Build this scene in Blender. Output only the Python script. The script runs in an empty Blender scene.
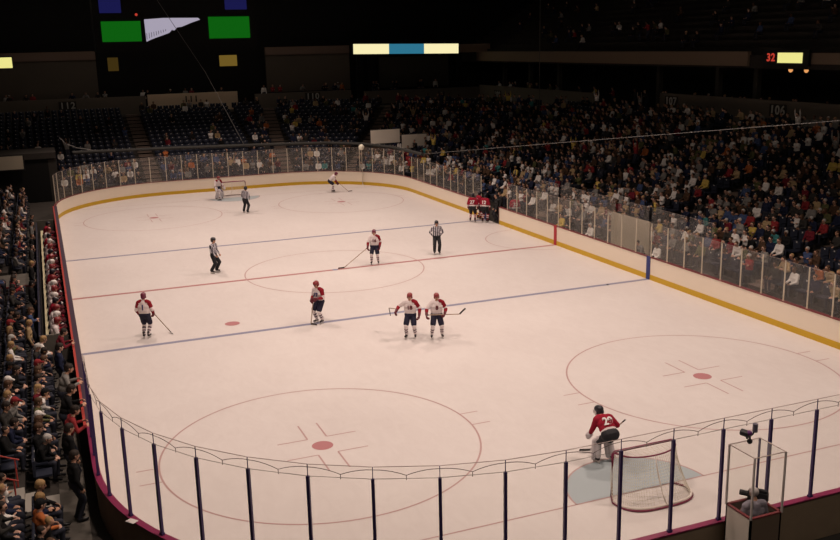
import bpy, bmesh, math, random
import numpy as np
from mathutils import Vector, Matrix
random.seed(7); rng = np.random.default_rng(7)
PI = math.pi
scene = bpy.context.scene
COL = scene.collection

# ------------------------------------------------------------------ helpers
def tag(o, label=None, cat=None, group=None, kind=None):
    if label: o['label'] = label
    if cat: o['category'] = cat
    if group: o['group'] = group
    if kind: o['kind'] = kind
    return o

def empty(name, loc=(0, 0, 0), rz=0, label=None, cat=None, group=None):
    o = bpy.data.objects.new(name, None); COL.objects.link(o)
    o.location = loc; o.rotation_euler = (0, 0, rz); o.empty_display_size = .2
    return tag(o, label, cat, group)

MATS = {}
def mat(name, col, rough=.6, spec=.3, metal=0., emit=0., noise=0., nscale=20., bump=0.):
    if name in MATS: return MATS[name]
    m = bpy.data.materials.new(name); m.use_nodes = True
    n = m.node_tree.nodes; l = m.node_tree.links; b = n['Principled BSDF']
    c = (*col, 1.)
    b.inputs['Base Color'].default_value = c
    b.inputs['Roughness'].default_value = rough
    b.inputs['Metallic'].default_value = metal
    b.inputs['Specular IOR Level'].default_value = spec
    if emit:
        b.inputs['Base Color'].default_value = (0, 0, 0, 1); b.inputs['Specular IOR Level'].default_value = 0
        b.inputs['Emission Color'].default_value = c
        b.inputs['Emission Strength'].default_value = emit
    if noise or bump:
        t = n.new('ShaderNodeTexCoord'); x = n.new('ShaderNodeTexNoise')
        x.inputs['Scale'].default_value = nscale; x.inputs['Detail'].default_value = 4
        l.new(t.outputs['Object'], x.inputs['Vector'])
        if noise:
            r = n.new('ShaderNodeMapRange')
            r.inputs['To Min'].default_value = 1 - noise; r.inputs['To Max'].default_value = 1 + noise
            l.new(x.outputs['Fac'], r.inputs['Value'])
            mx = n.new('ShaderNodeVectorMath'); mx.operation = 'SCALE'
            mx.inputs[0].default_value = col
            l.new(r.outputs['Result'], mx.inputs['Scale']); l.new(mx.outputs['Vector'], b.inputs['Base Color'])
        if bump:
            bp = n.new('ShaderNodeBump'); bp.inputs['Strength'].default_value = bump
            l.new(x.outputs['Fac'], bp.inputs['Height']); l.new(bp.outputs['Normal'], b.inputs['Normal'])
    MATS[name] = m
    return m

def glass_mat(name, haze, tint=(.97, .97, .96), gloss=.06):
    if name in MATS: return MATS[name]
    m = bpy.data.materials.new(name); m.use_nodes = True
    n = m.node_tree.nodes; l = m.node_tree.links
    n.remove(n['Principled BSDF']); out = n['Material Output']
    tr = n.new('ShaderNodeBsdfTransparent'); tr.inputs['Color'].default_value = (*tint, 1)
    df = n.new('ShaderNodeBsdfDiffuse'); df.inputs['Color'].default_value = (.75, .70, .66, 1)
    gl = n.new('ShaderNodeBsdfGlossy'); gl.inputs['Roughness'].default_value = .12
    a = n.new('ShaderNodeMixShader'); a.inputs['Fac'].default_value = haze
    b = n.new('ShaderNodeMixShader'); b.inputs['Fac'].default_value = gloss
    l.new(tr.outputs[0], a.inputs[1]); l.new(df.outputs[0], a.inputs[2])
    l.new(a.outputs[0], b.inputs[1]); l.new(gl.outputs[0], b.inputs[2])
    l.new(b.outputs[0], out.inputs['Surface'])
    MATS[name] = m
    return m

class MB:
    """collects shapes, links them as one mesh object"""
    def __init__(s): s.v = []; s.f = []; s.mi = []; s.mats = []; s.smooth = False
    def m(s, mt):
        if mt not in s.mats: s.mats.append(mt)
        return s.mats.index(mt)
    def poly(s, pts, mt):
        i = len(s.v); s.v += [tuple(p) for p in pts]; s.f.append(tuple(range(i, i + len(pts)))); s.mi.append(s.m(mt)); return s
    def box(s, x0, x1, y0, y1, z0, z1, mt, M=None):
        i = len(s.v); k = s.m(mt)
        ps = [Vector((x, y, z)) for z in (z0, z1) for y in (y0, y1) for x in (x0, x1)]
        if M is not None: ps = [M @ p for p in ps]
        s.v += [tuple(p) for p in ps]
        for f in ((0, 2, 3, 1), (4, 5, 7, 6), (0, 1, 5, 4), (2, 6, 7, 3), (0, 4, 6, 2), (1, 3, 7, 5)):
            s.f.append(tuple(i + q for q in f)); s.mi.append(k)
        return s
    def tube(s, pts, r, mt, seg=8, closed=False):
        pts = [Vector(p) for p in pts]; n = len(pts); k = s.m(mt); i0 = len(s.v)
        rr = r if isinstance(r, (list, tuple)) else [r] * n
        up = Vector((0, 0, 1))
        for j, p in enumerate(pts):
            a = pts[(j - 1) % n] if (closed or j > 0) else p
            b = pts[(j + 1) % n] if (closed or j < n - 1) else p
            t = (b - a).normalized()
            u = t.cross(up)
            if u.length < 1e-3: u = t.cross(Vector((1, 0, 0)))
            u.normalize(); w = u.cross(t)
            for q in range(seg):
                an = 2 * PI * q / seg
                s.v.append(tuple(p + u * math.cos(an) * rr[j] + w * math.sin(an) * rr[j]))
        for j in range(n if closed else n - 1):
            for q in range(seg):
                a = i0 + j * seg + q; b = i0 + j * seg + (q + 1) % seg
                c = i0 + ((j + 1) % n) * seg + (q + 1) % seg; d = i0 + ((j + 1) % n) * seg + q
                s.f.append((a, b, c, d)); s.mi.append(k)
        if not closed:
            s.f.append(tuple(i0 + q for q in range(seg))[::-1]); s.mi.append(k)
            s.f.append(tuple(i0 + (n - 1) * seg + q for q in range(seg))); s.mi.append(k)
        return s
    def ball(s, c, r, mt, seg=12, sc=(1, 1, 1)):
        i0 = len(s.v); k = s.m(mt); h = seg // 2
        for a in range(h + 1):
            th = PI * a / h
            for q in range(seg):
                ph = 2 * PI * q / seg
                s.v.append((c[0] + r * sc[0] * math.sin(th) * math.cos(ph), c[1] + r * sc[1] * math.sin(th) * math.sin(ph), c[2] + r * sc[2] * math.cos(th)))
        for a in range(h):
            for q in range(seg):
                s.f.append((i0 + a * seg + q, i0 + (a + 1) * seg + q, i0 + (a + 1) * seg + (q + 1) % seg, i0 + a * seg + (q + 1) % seg)); s.mi.append(k)
        return s
    def sweep(s, pts, nrm, o0, o1, z0, z1, mt):
        """rectangular profile from offset o0 to o1 and height z0 to z1 along a ground path"""
        k = s.m(mt); i0 = len(s.v); n = len(pts)
        for (x, y), (a, b) in zip(pts, nrm):
            s.v += [(x + a * o0, y + b * o0, z0), (x + a * o1, y + b * o1, z0), (x + a * o1, y + b * o1, z1), (x + a * o0, y + b * o0, z1)]
        for j in range(n - 1):
            for q in range(4):
                a = i0 + 4 * j + q; b = i0 + 4 * j + (q + 1) % 4
                s.f.append((a, a + 4, b + 4, b)); s.mi.append(k)
        s.f.append((i0, i0 + 1, i0 + 2, i0 + 3)); s.mi.append(k)
        e = i0 + 4 * (n - 1); s.f.append((e + 3, e + 2, e + 1, e)); s.mi.append(k)
        return s
    def build(s, name, parent=None, kind=None, smooth=False, loc=None, rz=None):
        me = bpy.data.meshes.new(name); me.from_pydata(s.v, [], s.f)
        for mt in s.mats: me.materials.append(mt)
        me.polygons.foreach_set('material_index', s.mi)
        bm = bmesh.new(); bm.from_mesh(me); bmesh.ops.recalc_face_normals(bm, faces=bm.faces); bm.to_mesh(me); bm.free()
        if smooth: me.polygons.foreach_set('use_smooth', [True] * len(me.polygons))
        me.update()
        o = bpy.data.objects.new(name, me); COL.objects.link(o)
        if parent is not None: o.parent = parent
        if kind: o['kind'] = kind
        if loc is not None: o.location = loc
        if rz is not None: o.rotation_euler = (0, 0, rz)
        return o

def copy_tree(o, parent=None):
    c = o.copy(); COL.objects.link(c)
    if parent is not None: c.parent = parent
    for ch in list(o.children): copy_tree(ch, c)
    return c

ONES = 'zeroth first second third fourth fifth sixth seventh eighth ninth tenth eleventh twelfth thirteenth fourteenth fifteenth sixteenth seventeenth eighteenth nineteenth'.split()
TENS = {2: 'twenty', 3: 'thirty', 4: 'forty', 5: 'fifty', 6: 'sixty', 7: 'seventy', 8: 'eighty', 9: 'ninety'}
def nth(n):
    if n < 20: return ONES[n]
    t, u = divmod(n, 10)
    if u == 0: return TENS[t][:-1] + 'ieth'
    return TENS[t] + '-' + ONES[u]

# ------------------------------------------------------------------ camera
cam = bpy.data.cameras.new('camera'); co = bpy.data.objects.new('camera', cam); COL.objects.link(co)
CP = Vector((-13.2875, -45.178, 11.257))
YAW, PITCH, ROLL, FPX = -.37887, 1.332826, -.0229558, 936.99
Rm = Matrix.Rotation(YAW, 4, 'Z') @ Matrix.Rotation(PITCH, 4, 'X') @ Matrix.Rotation(ROLL, 4, 'Z')
co.matrix_world = Matrix.Translation(CP) @ Rm
cam.sensor_width = 36; cam.lens = 36 * FPX / 840; cam.clip_end = 300
scene.camera = co
RI = Rm.to_3x3().inverted()
def visible_xy(p):
    q = RI @ (Vector(p) - CP)
    if q.z > -1: return None
    return 420 + FPX * q.x / -q.z, 270 - FPX * q.y / -q.z, -q.z

# ------------------------------------------------------------------ materials
def ice_material():
    m = bpy.data.materials.new('ice'); m.use_nodes = True
    n = m.node_tree.nodes; l = m.node_tree.links; b = n['Principled BSDF']
    t = n.new('ShaderNodeTexCoord')
    x = n.new('ShaderNodeTexNoise'); x.inputs['Scale'].default_value = .22; x.inputs['Detail'].default_value = 6; x.inputs['Roughness'].default_value = .6
    mp = n.new('ShaderNodeMapping'); mp.inputs['Scale'].default_value = (1.6, .7, 1); mp.inputs['Rotation'].default_value = (0, 0, .5)
    y = n.new('ShaderNodeTexNoise'); y.inputs['Scale'].default_value = 1.6; y.inputs['Detail'].default_value = 8; y.inputs['Roughness'].default_value = .7; y.inputs['Distortion'].default_value = 1.2
    l.new(t.outputs['Object'], x.inputs['Vector']); l.new(t.outputs['Object'], mp.inputs['Vector']); l.new(mp.outputs[0], y.inputs['Vector'])
    ad = n.new('ShaderNodeMath'); ad.operation = 'ADD'; l.new(x.outputs['Fac'], ad.inputs[0]); l.new(y.outputs['Fac'], ad.inputs[1])
    r = n.new('ShaderNodeValToRGB'); r.color_ramp.elements[0].position = .35; r.color_ramp.elements[1].position = .65
    r.color_ramp.elements[0].color = (.535, .490, .478, 1); r.color_ramp.elements[1].color = (.595, .555, .542, 1)
    hm = n.new('ShaderNodeMath'); hm.operation = 'MULTIPLY'; hm.inputs[1].default_value = .5; l.new(ad.outputs[0], hm.inputs[0])
    l.new(hm.outputs[0], r.inputs['Fac']); l.new(r.outputs['Color'], b.inputs['Base Color'])
    b.inputs['Roughness'].default_value = .38; b.inputs['Specular IOR Level'].default_value = .18
    return m
ICE = ice_material()
def lines(name, c): return mat(name, c, .4, .18)
L_RED = lines('red_ice_line', (.36, .17, .17)); L_BLUE = lines('blue_ice_line', (.22, .22, .30)); L_THIN = lines('circle_ice_line', (.40, .26, .255))
L_SPOT = lines('faceoff_spot_paint', (.38, .17, .18)); L_CREASE = lines('crease_paint', (.33, .375, .40))
BOARD = mat('board_white', (.73, .635, .525), .45, .25, noise=.03, nscale=.8)
KICK = mat('kick_yellow', (.52, .32, .02), .5)
RAILR = mat('rail_dark_red', (.16, .03, .035), .4)
RAILN = mat('rail_red_purple', (.21, .022, .075), .4)
RAILL = mat('rail_red', (.38, .05, .04), .4)
RAILI = mat('inner_strip_dark', (.05, .03, .05), .5)
OUTER = mat('board_outer_brown', (.19, .14, .095), .7, noise=.15, nscale=3)
GLASS = glass_mat('clear_glass', .012, gloss=.012)
GLASS_F = glass_mat('hazy_glass', .06, gloss=.03)
GLASS_E = mat('glass_edge', (.36, .29, .27), .2, .5)
GLASS_W = mat('wire_brown', (.10, .075, .07), .5); GLASS_S = mat('glass_seam', (.45, .40, .38), .2, .5)
POST_D = mat('post_dark', (.05, .03, .115), .4)
POST_L = mat('post_cream', (.55, .48, .38), .5)
BLUE_M = mat('board_mark_blue', (.03, .04, .16), .5); RED_M = mat('board_mark_red', (.38, .02, .03), .5)
CONC = mat('concrete', (.11, .10, .088), .9, .1, noise=.25, nscale=2)
CONC_D = mat('concrete_dark', (.045, .04, .036), .9, .1, noise=.3, nscale=2)
STEP = mat('aisle_concrete', (.16, .12, .10), .9, .1, noise=.2, nscale=3)
SEATM = mat('seat_navy', (.02, .024, .04), .6, .2); SEATD = mat('seat_highlight', (.55, .53, .52), .4)
STEEL = mat('steel', (.45, .44, .42), .35, .5, .9); BLACK = mat('black_plastic', (.012, .012, .014), .45)
PIPE_R = mat('goal_red_pipe', (.17, .015, .05), .35, .5); PIPE_W = mat('goal_white_pipe', (.62, .56, .52), .4)
NETM = mat('net_cord', (.60, .55, .46), .8)

# ------------------------------------------------------------------ ice
R0 = 8.5; WL, WR, LN, LF = -12.85, 12.95, -30.4, 30.48
def arc(cx, cy, r, a0, a1, n=28):
    return [(cx + r * math.cos(a0 + (a1 - a0) * i / n), cy + r * math.sin(a0 + (a1 - a0) * i / n)) for i in range(n + 1)]
CNL, CNR, CFR, CFL = (WL + R0, LN + R0), (WR - R0, LN + R0), (WR - R0, LF - R0), (WL + R0, LF - R0)
loop = arc(*CNL, R0, PI, 1.5 * PI) + arc(*CNR, R0, 1.5 * PI, 2 * PI) + arc(*CFR, R0, 0, .5 * PI) + arc(*CFL, R0, .5 * PI, PI)
ice = MB().poly([(x, y, 0) for x, y in loop], ICE).build('ice_surface', kind='structure')
ice['label'] = 'white rink ice with painted lines and faceoff circles'; 
def strip(name, x0, x1, y, w, mt, z=.003):
    MB().poly([(x0, y - w / 2, z), (x1, y - w / 2, z), (x1, y + w / 2, z), (x0, y + w / 2, z)], mt).build(name, ice)
def ring(mb, cx, cy, r, w, mt, z=.0035, a0=0, a1=2 * PI, n=96):
    for i in range(n):
        a, b = a0 + (a1 - a0) * i / n, a0 + (a1 - a0) * (i + 1) / n
        mb.poly([(cx + q * math.cos(t), cy + q * math.sin(t), z) for q, t in ((r - w / 2, a), (r + w / 2, a), (r + w / 2, b), (r - w / 2, b))], mt)
def disc(name, cx, cy, r, mt, z=.004):
    MB().poly([(cx + r * math.cos(2 * PI * i / 40), cy + r * math.sin(2 * PI * i / 40), z) for i in range(40)], mt).build(name, ice)
BL, GLN, GLF = 8.8, -26.82, 26.5
strip('center_line', WL, WR, 0, .26, L_RED); strip('blue_line', WL, WR, BL, .26, L_BLUE); strip('blue_line', WL, WR, -BL, .26, L_BLUE)
xe = math.sqrt(R0 ** 2 - (GLN - CNL[1]) ** 2)
strip('goal_line', CNL[0] - xe, CNR[0] + xe, GLN, .05, L_THIN)
xf = math.sqrt(R0 ** 2 - (GLF - CFL[1]) ** 2)
strip('goal_line', CFL[0] - xf, CFR[0] + xf, GLF, .05, L_THIN)
m_ = MB(); ring(m_, 0, 0, 4.572, .06, L_THIN); m_.build('center_circle', ice)
disc('center_spot', 0, 0, .16, L_BLUE, .0045)
DN, DF = GLN + 6.096, GLF - 6.096
for cx, cy in ((-6.71, DN), (6.71, DN), (-6.71, DF), (6.71, DF)):
    m_ = MB(); ring(m_, cx, cy, 4.572, .055, L_THIN)
    for sx in (-1, 1):
        for sy in (-1, 1):
            # L-shaped restraining marks around the spot and hash marks outside the circle
            x0, y0 = cx + sx * .29, cy + sy * .58
            m_.poly([(x0, y0 - .025, .0036), (x0 + sx * .9, y0 - .025, .0036), (x0 + sx * .9, y0 + .025, .0036), (x0, y0 + .025, .0036)], L_THIN)
            m_.poly([(x0 - .025, y0, .0037), (x0 + .025, y0, .0037), (x0 + .025, y0 + sy * 1.1, .0037), (x0 - .025, y0 + sy * 1.1, .0037)], L_THIN)
            hx = cx + sx * 4.56; hy = cy + sy * .45
            m_.poly([(hx, hy - .025, .0036), (hx + sx * .6, hy - .025, .0036), (hx + sx * .6, hy + .025, .0036), (hx, hy + .025, .0036)], L_THIN)
    m_.build('faceoff_circle', ice); disc('faceoff_spot', cx, cy, .31, L_SPOT)
disc('faceoff_spot', -6.71, -(BL - 1.524), .31, L_SPOT)
for gy, s in ((GLN, 1), (GLF, -1)):
    m_ = MB(); n = 36
    m_.poly([(1.93 * math.cos(PI * i / n), gy + s * 1.93 * math.sin(PI * i / n), .0025) for i in range(n + 1)][::s], L_CREASE)
    ring(m_, 0, gy, 1.93, .05, L_THIN, .003, 0 if s > 0 else PI, PI if s > 0 else 2 * PI, 40)
    m_.build('goal_crease', ice)
m_ = MB(); ring(m_, WR, 0, 3.05, .05, L_THIN, .003, PI / 2, 1.5 * PI, 40); 
m_ = MB(); ring(m_, WR, 2.0, 3.05, .05, L_THIN, .003, .52 * PI, 1.48 * PI, 40); m_.build('referee_crease', ice)

# ------------------------------------------------------------------ dasher boards
def normals(pts, flip=1):
    out = []
    for i in range(len(pts)):
        a = pts[max(i - 1, 0)]; b = pts[min(i + 1, len(pts) - 1)]
        t = Vector((b[0] - a[0], b[1] - a[1])).normalized(); out.append((flip * t.y, -flip * t.x))
    return out
HB = 1.1
def boards(name, pts, rail, outer=OUTER, kids=True, split=None, inner=BOARD):
    nr = normals(pts)
    m = MB(); m.sweep(pts, nr, 0, .07, 0, HB - .03, inner); m.sweep(pts, nr, .07, .10, 0, HB - .03, outer)
    w = m.build(name, kind='structure')
    k = MB(); k.sweep(pts, nr, -.012, 0, 0, .255, KICK); k.build('kick_plate', w)
    c = MB()
    if split:
        c.sweep(pts, nr, -.04, .14, HB - .03, HB, RAILI); c.build('dark_inner_strip', w)  # dark strip along the inner side of the rail
        c = MB(); c.sweep(pts, nr, .14, .215, HB - .03, HB + .01, rail); c.build('cap_rail', w)
    else:
        c.sweep(pts, nr, -.02, .14, HB - .03, HB, rail); c.build('cap_rail', w)
    return w
# paths run anticlockwise so that the computed normal points out of the rink
near_path = [(WL, -19.0)] + arc(*CNL, R0, PI, 1.5 * PI, 30) + arc(*CNR, R0, 1.5 * PI, 2 * PI, 30)
wn = boards('wall_near', near_path, RAILN)
wl = boards('wall_left', [(WL, CFL[1]), (WL, 10), (WL, 0), (WL, -10), (WL, -19.0)], RAILL, split=True)
far_path = arc(*CFR, R0, 0, .5 * PI, 30) + arc(*CFL, R0, .5 * PI, PI, 30)
wf = boards('wall_far', far_path, RAILR)
wr = boards('wall_right', [(WR, CNR[1]), (WR, -10), (WR, 7.1)], RAILR)
wr2 = boards('wall_right.001', [(WR, 8.9), (WR, CFR[1])], RAILR)
MB().box(WR - .015, WR + .1, 7.0, 7.1, 0, HB, mat('gate_edge', (.10, .05, .04), .5)).build('gate_jamb', wr)
MB().box(WR - .03, WR + .02, -.14, .14, 0, HB + .02, RED_M).build('center_line_mark', wr)
for y in (-BL,):
    MB().box(WR - .03, WR + .02, y - .14, y + .14, 0, HB + .02, BLUE_M).build('blue_line_mark', wr)
MB().box(WR - .03, WR + .02, BL + .1, BL + .38, 0, HB + .02, BLUE_M).build('blue_line_mark', wr2)

# ------------------------------------------------------------------ glass posts and panes
def walk(pts, step, s0=0.):
    """points each step along a path: ((x, y), (nx, ny))"""
    out = []; acc = -s0; nr = normals(pts)
    for i in range(len(pts) - 1):
        a, b = Vector(pts[i]), Vector(pts[i + 1]); d = (b - a).length; t = 0.
        if d < 1e-6: continue
        pos = 0.
        while acc + (d - pos) >= 0 - 1e-9:
            pos += -acc if acc < 0 else 0
            if pos > d: break
            f = pos / d; p = a.lerp(b, f); nn = Vector(nr[i]).lerp(Vector(nr[i + 1]), f).normalized()
            out.append(((p.x, p.y), (nn.x, nn.y))); acc = -step
        acc += d - pos
    return out
def post(x, y, nx, ny, zt, ztip, mt, w, label, group, z0=HB):
    e = empty('glass_post', (x + nx * .05, y + ny * .05, z0), math.atan2(ny, nx), label, 'post', group)
    MB().box(-w / 2, w / 2, -w / 2, w / 2, 0, zt - z0, mt).build('upright', e)
    if ztip > zt: MB().box(-.007, .007, -.007, .007, zt - z0, ztip - z0, POST_D if mt is POST_D else mt).build('tip_rod', e)
    MB().box(-w * .6, w * .6, -w * .8, w * .8, 0, .05, mt).build('foot_bracket', e)
    return e
def pane(a, b, z0, z1, g, label, group, seam=None):
    ax, ay = a; bx, by = b; L = math.hypot(bx - ax, by - ay); ang = math.atan2(by - ay, bx - ax)
    e = empty('glass_barrier', ((ax + bx) / 2, (ay + by) / 2, z0), ang, label, 'glass', group)
    h = L / 2 - .01; m = MB(); H = z1 - z0
    m.poly([(-h, 0, 0), (h, 0, 0), (h, 0, H), (-h, 0, H)], g)
    m.build('sheet', e)
    k = MB(); k.box(-h, h, -.008, .008, H - .005, H + .003, GLASS_E); k.build('top_edge', e)
    if seam: k = MB(); k.box(-h, h, -.004, .004, seam - z0 - .005, seam - z0 + .005, GLASS_S); k.build('seam', e)
    return e
def off(p, o): return (p[0][0] + p[1][0] * o, p[0][1] + p[1][1] * o)
# near end and left corner: shift so that one post stands at x = -0.62 on the near straight
arclen = 2.9 + R0 * PI / 2 + (CNR[0] - CNL[0]) * (-.62 - CNL[0]) / (CNR[0] - CNL[0])
STEP_N = 1.272
s0 = arclen % STEP_N
near_posts = [p for p in walk(near_path, STEP_N, s0) if p[0][0] < 9]
for i, p in enumerate(near_posts):
    post(*p[0], *p[1], 3.2, 3.45, POST_D, .062, 'dark purple glass post on the near boards, %s from the left corner' % nth(i + 1), 'dark posts along the near boards')
    if i + 1 < len(near_posts):
        pane(off(p, .05), off(near_posts[i + 1], .05), HB, 3.45, GLASS, 'clear tall glass pane on the near boards, %s from the left corner' % nth(i + 1), 'tall panes along the near boards', 3.2)
# scalloped wire along the near glass: peaks at the posts, dips and small ticks half way
m = MB(); pts = []
for i in range(len(near_posts) - 1):
    a, b = Vector(off(near_posts[i], .02)), Vector(off(near_posts[i + 1], .02))
    for k in range(10):
        f = k / 10; q = a.lerp(b, f); u = abs(f - .5) * 2
        pts.append((q.x, q.y, 3.25 + .125 * (1 - (1 - u) ** 2)))
    mid = a.lerp(b, .5); m.tube([(mid.x, mid.y, 3.25), (mid.x, mid.y, 3.15)], .007, GLASS_W, 5)
m.tube(pts, .007, GLASS_W, 5)
tag(m.build('scalloped_wire'), 'thin dark wire hanging in scallops along the top of the near glass', 'wire')
# far end
far_w = walk(far_path, 1.22, .3)
for i, p in enumerate(far_w):
    zt = 3.05
    if p[0][0] > 12.9 and p[0][1] < 22.5: continue
    post(*p[0], *p[1], zt, zt, POST_L, .045, 'slim cream glass post on the far boards, %s from the right corner' % nth(i + 1), 'cream posts along the far boards')
    if i + 1 < len(far_w):
        pane(off(p, .05), off(far_w[i + 1], .05), HB, zt, GLASS_F, 'hazy glass pane on the far boards, %s from the right corner' % nth(i + 1), 'panes along the far boards')
# right side
GR_TOP = 2.72
ys = [-21.3 + 1.24 * i for i in range(36)]
for i, y in enumerate(ys):
    if 7.0 < y < 9.0: continue
    post(WR, y, 1, 0, GR_TOP, GR_TOP, POST_L, .04, 'slim cream glass post on the right boards, %s from the near end' % nth(i + 1), 'cream posts along the right boards')
    if i + 1 < len(ys) and not (5.8 < y < 9.0):
        pane((WR + .05, y), (WR + .05, ys[i + 1]), HB, GR_TOP, GLASS_F, 'hazy glass pane on the right boards, %s from the near end' % nth(i + 1), 'panes along the right boards')

# ------------------------------------------------------------------ goals
def goal(y, s, label):
    e = empty('hockey_goal', (0, y, 0), 0 if s > 0 else PI, label, 'hockey goal', 'goals at both ends of the rink')
    W, H, D = .915, 1.22, 1.05
    r = .035
    fr = MB(); fr.tube([(-W, 0, 0), (-W, 0, H - .08), (-W + .03, 0, H - .02), (-W + .08, 0, H), (W - .08, 0, H), (W - .03, 0, H - .02), (W, 0, H - .08), (W, 0, 0)], r, PIPE_R, 10)
    fr.build('goal_frame', e, smooth=True)
    def base(t):     # rounded base outline, t 0..1
        n = 1.0
        a = PI * t
        x = W * 1.2 * abs(math.cos(a)) ** .62 * (1 if a < PI / 2 else -1)
        return (x, -D * math.sin(a) ** .55 if 0 < t < 1 else 0.)
    bp = [(W, 0, .03)] + [(*base(i / 24), .03) for i in range(1, 24)] + [(-W, 0, .03)]
    b = MB(); b.tube(bp, .03, PIPE_R, 8); b.build('base_bar', e, smooth=True)
    pd = MB(); pd.tube([(x * .985, yy * .97, .07) for x, yy, _ in bp[1:-1]], .035, PIPE_W, 8); pd.build('base_padding', e, smooth=True)
    tp = [(W * .97, -.02, H - .02)] + [(W * .93 * math.cos(PI * i / 16), -.50 * math.sin(PI * i / 16) ** .7, H - .05 * math.sin(PI * i / 16)) for i in range(1, 16)] + [(-W * .97, -.02, H - .02)]
    t = MB(); t.tube(tp, .022, PIPE_R, 8); t.build('top_bow', e, smooth=True)
    c = MB(); c.tube([(0, -.50, H - .05), (0, -.62, .8), (0, -.85, .3), (0, -D, .06)], .02, PIPE_W, 6)
    c.build('center_support', e, smooth=True)
    nt = MB(); n = 44; k = 16; tpi = lambda u: Vector(tp[0]).lerp(Vector(tp[0]), 0)
    def samp(P, u):
        f = u * (len(P) - 1); i = min(int(f), len(P) - 2); return Vector(P[i]).lerp(Vector(P[i + 1]), f - i)
    grid = [[samp(tp, u / n).lerp(samp(bp, u / n), v / k) + Vector((0, .10 * math.sin(PI * v / k), -.02)) for v in range(k + 1)] for u in range(n + 1)]
    for u in range(n + 1): nt.tube(grid[u], .0045, NETM, 4)
    for v in range(k + 1): nt.tube([grid[u][v] for u in range(n + 1)], .0045, NETM, 4)
    for i in range(1, 12):       # roof of the net
        x = -W + 2 * W * i / 12; yy = -.50 * (1 - (x / W) ** 2) ** .35
        nt.tube([(x, 0, H), (x, yy / 2, H - .06), (x, yy, H - .05)], .0045, NETM, 4)
    for j in range(1, 6):
        yy = -.5 * j / 6; xx = W * math.sqrt(max(0, 1 - (j / 6) ** 2)) * .95
        nt.tube([(-xx, yy, H - .02), (0, yy, H - .06), (xx, yy, H - .02)], .0045, NETM, 4)
    nt.build('netting', e)
    return e
goal(GLN, 1, 'red pipe hockey goal with cream net standing behind the blue crease at the near end')
goal(GLF, -1, 'small distant hockey goal standing before the far boards')

# ------------------------------------------------------------------ people
def capsule_arrays(prims, seg=10, cap=3):
    V = []; F = []; n0 = 0
    for p0, p1, r0, r1, _ in prims:
        p0 = np.array(p0, float); p1 = np.array(p1, float); d = p1 - p0; L = np.linalg.norm(d)
        t = d / L if L > 1e-6 else np.array([0, 0, 1.])
        u = np.cross(t, [0, 0, 1.] if abs(t[2]) < .9 else [1., 0, 0]); u /= np.linalg.norm(u); w = np.cross(t, u)
        rings = [(p0, -math.sin(a), math.cos(a), r0) for a in np.linspace(PI / 2 * .98, 0, cap + 1)] + [(p1, math.sin(a), math.cos(a), r1) for a in np.linspace(0, PI / 2 * .98, cap + 1)]
        an = np.arange(seg) * 2 * PI / seg
        for c, h, q, r in rings:
            V.append(c + t * h * r + r * q * (np.cos(an)[:, None] * u + np.sin(an)[:, None] * w))
        nr = len(rings)
        for j in range(nr - 1):
            for k in range(seg):
                a = n0 + j * seg + k; b = n0 + j * seg + (k + 1) % seg
                F.append((a, b, b + seg, a + seg))
        F.append(tuple(n0 + k for k in range(seg))[::-1]); F.append(tuple(n0 + (nr - 1) * seg + k for k in range(seg)))
        n0 += nr * seg
    return np.concatenate(V), F

def blob_mesh(name, prims, matmap, voxel=.012, smooth_it=3, decimate=None):
    """one continuous skin grown over tapered limbs; each face takes the cloth of the limb it lies on"""
    V, F = capsule_arrays(prims)
    me = bpy.data.meshes.new(name); me.from_pydata([tuple(v) for v in V], [], F); me.update()
    o = bpy.data.objects.new(name, me); COL.objects.link(o)
    r = o.modifiers.new('r', 'REMESH'); r.mode = 'VOXEL'; r.voxel_size = voxel
    s = o.modifiers.new('s', 'SMOOTH'); s.factor = .5; s.iterations = smooth_it
    if decimate: d = o.modifiers.new('d', 'DECIMATE'); d.ratio = decimate
    dg = bpy.context.evaluated_depsgraph_get(); out = bpy.data.meshes.new_from_object(o.evaluated_get(dg))
    bpy.data.objects.remove(o); bpy.data.meshes.remove(me); out.name = name
    n = len(out.polygons); C = np.empty(n * 3); out.polygons.foreach_get('center', C); C = C.reshape(-1, 3)
    best = np.full(n, 1e9); idx = np.zeros(n, int)
    keys = list(dict.fromkeys(p[4] for p in prims))
    for p0, p1, r0, r1, k in prims:
        p0 = np.array(p0, float); d = np.array(p1, float) - p0; L2 = d @ d
        t = np.clip(((C - p0) @ d) / L2, 0, 1) if L2 > 1e-9 else np.zeros(n)
        dist = np.linalg.norm(C - (p0 + t[:, None] * d), axis=1) - (r0 + (r1 - r0) * t)
        if k in ('eye', 'mouth', 'number'): dist -= .012
        w = dist < best; best[w] = dist[w]; idx[w] = keys.index(k)
    out.materials.clear()
    for k in keys: out.materials.append(matmap[k])
    out.polygons.foreach_set('material_index', idx.astype(np.int32)); out.polygons.foreach_set('use_smooth', np.ones(n, bool))
    out['keys'] = keys; out.update()
    return out
def link(name, me, parent=None):
    o = bpy.data.objects.new(name, me); COL.objects.link(o)
    if parent is not None: o.parent = parent
    return o
def V3(*a): return Vector(a)
def ik(s, w, l1, l2, pole):
    d = w - s; D = min(d.length, (l1 + l2) * .995)
    if D < 1e-5: return s + pole * l1
    t = d.normalized(); a = (l1 * l1 - l2 * l2 + D * D) / (2 * D); h = math.sqrt(max(l1 * l1 - a * a, 0))
    q = pole - t * pole.dot(t); q.normalize()
    return s + t * a + q * h
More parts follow.
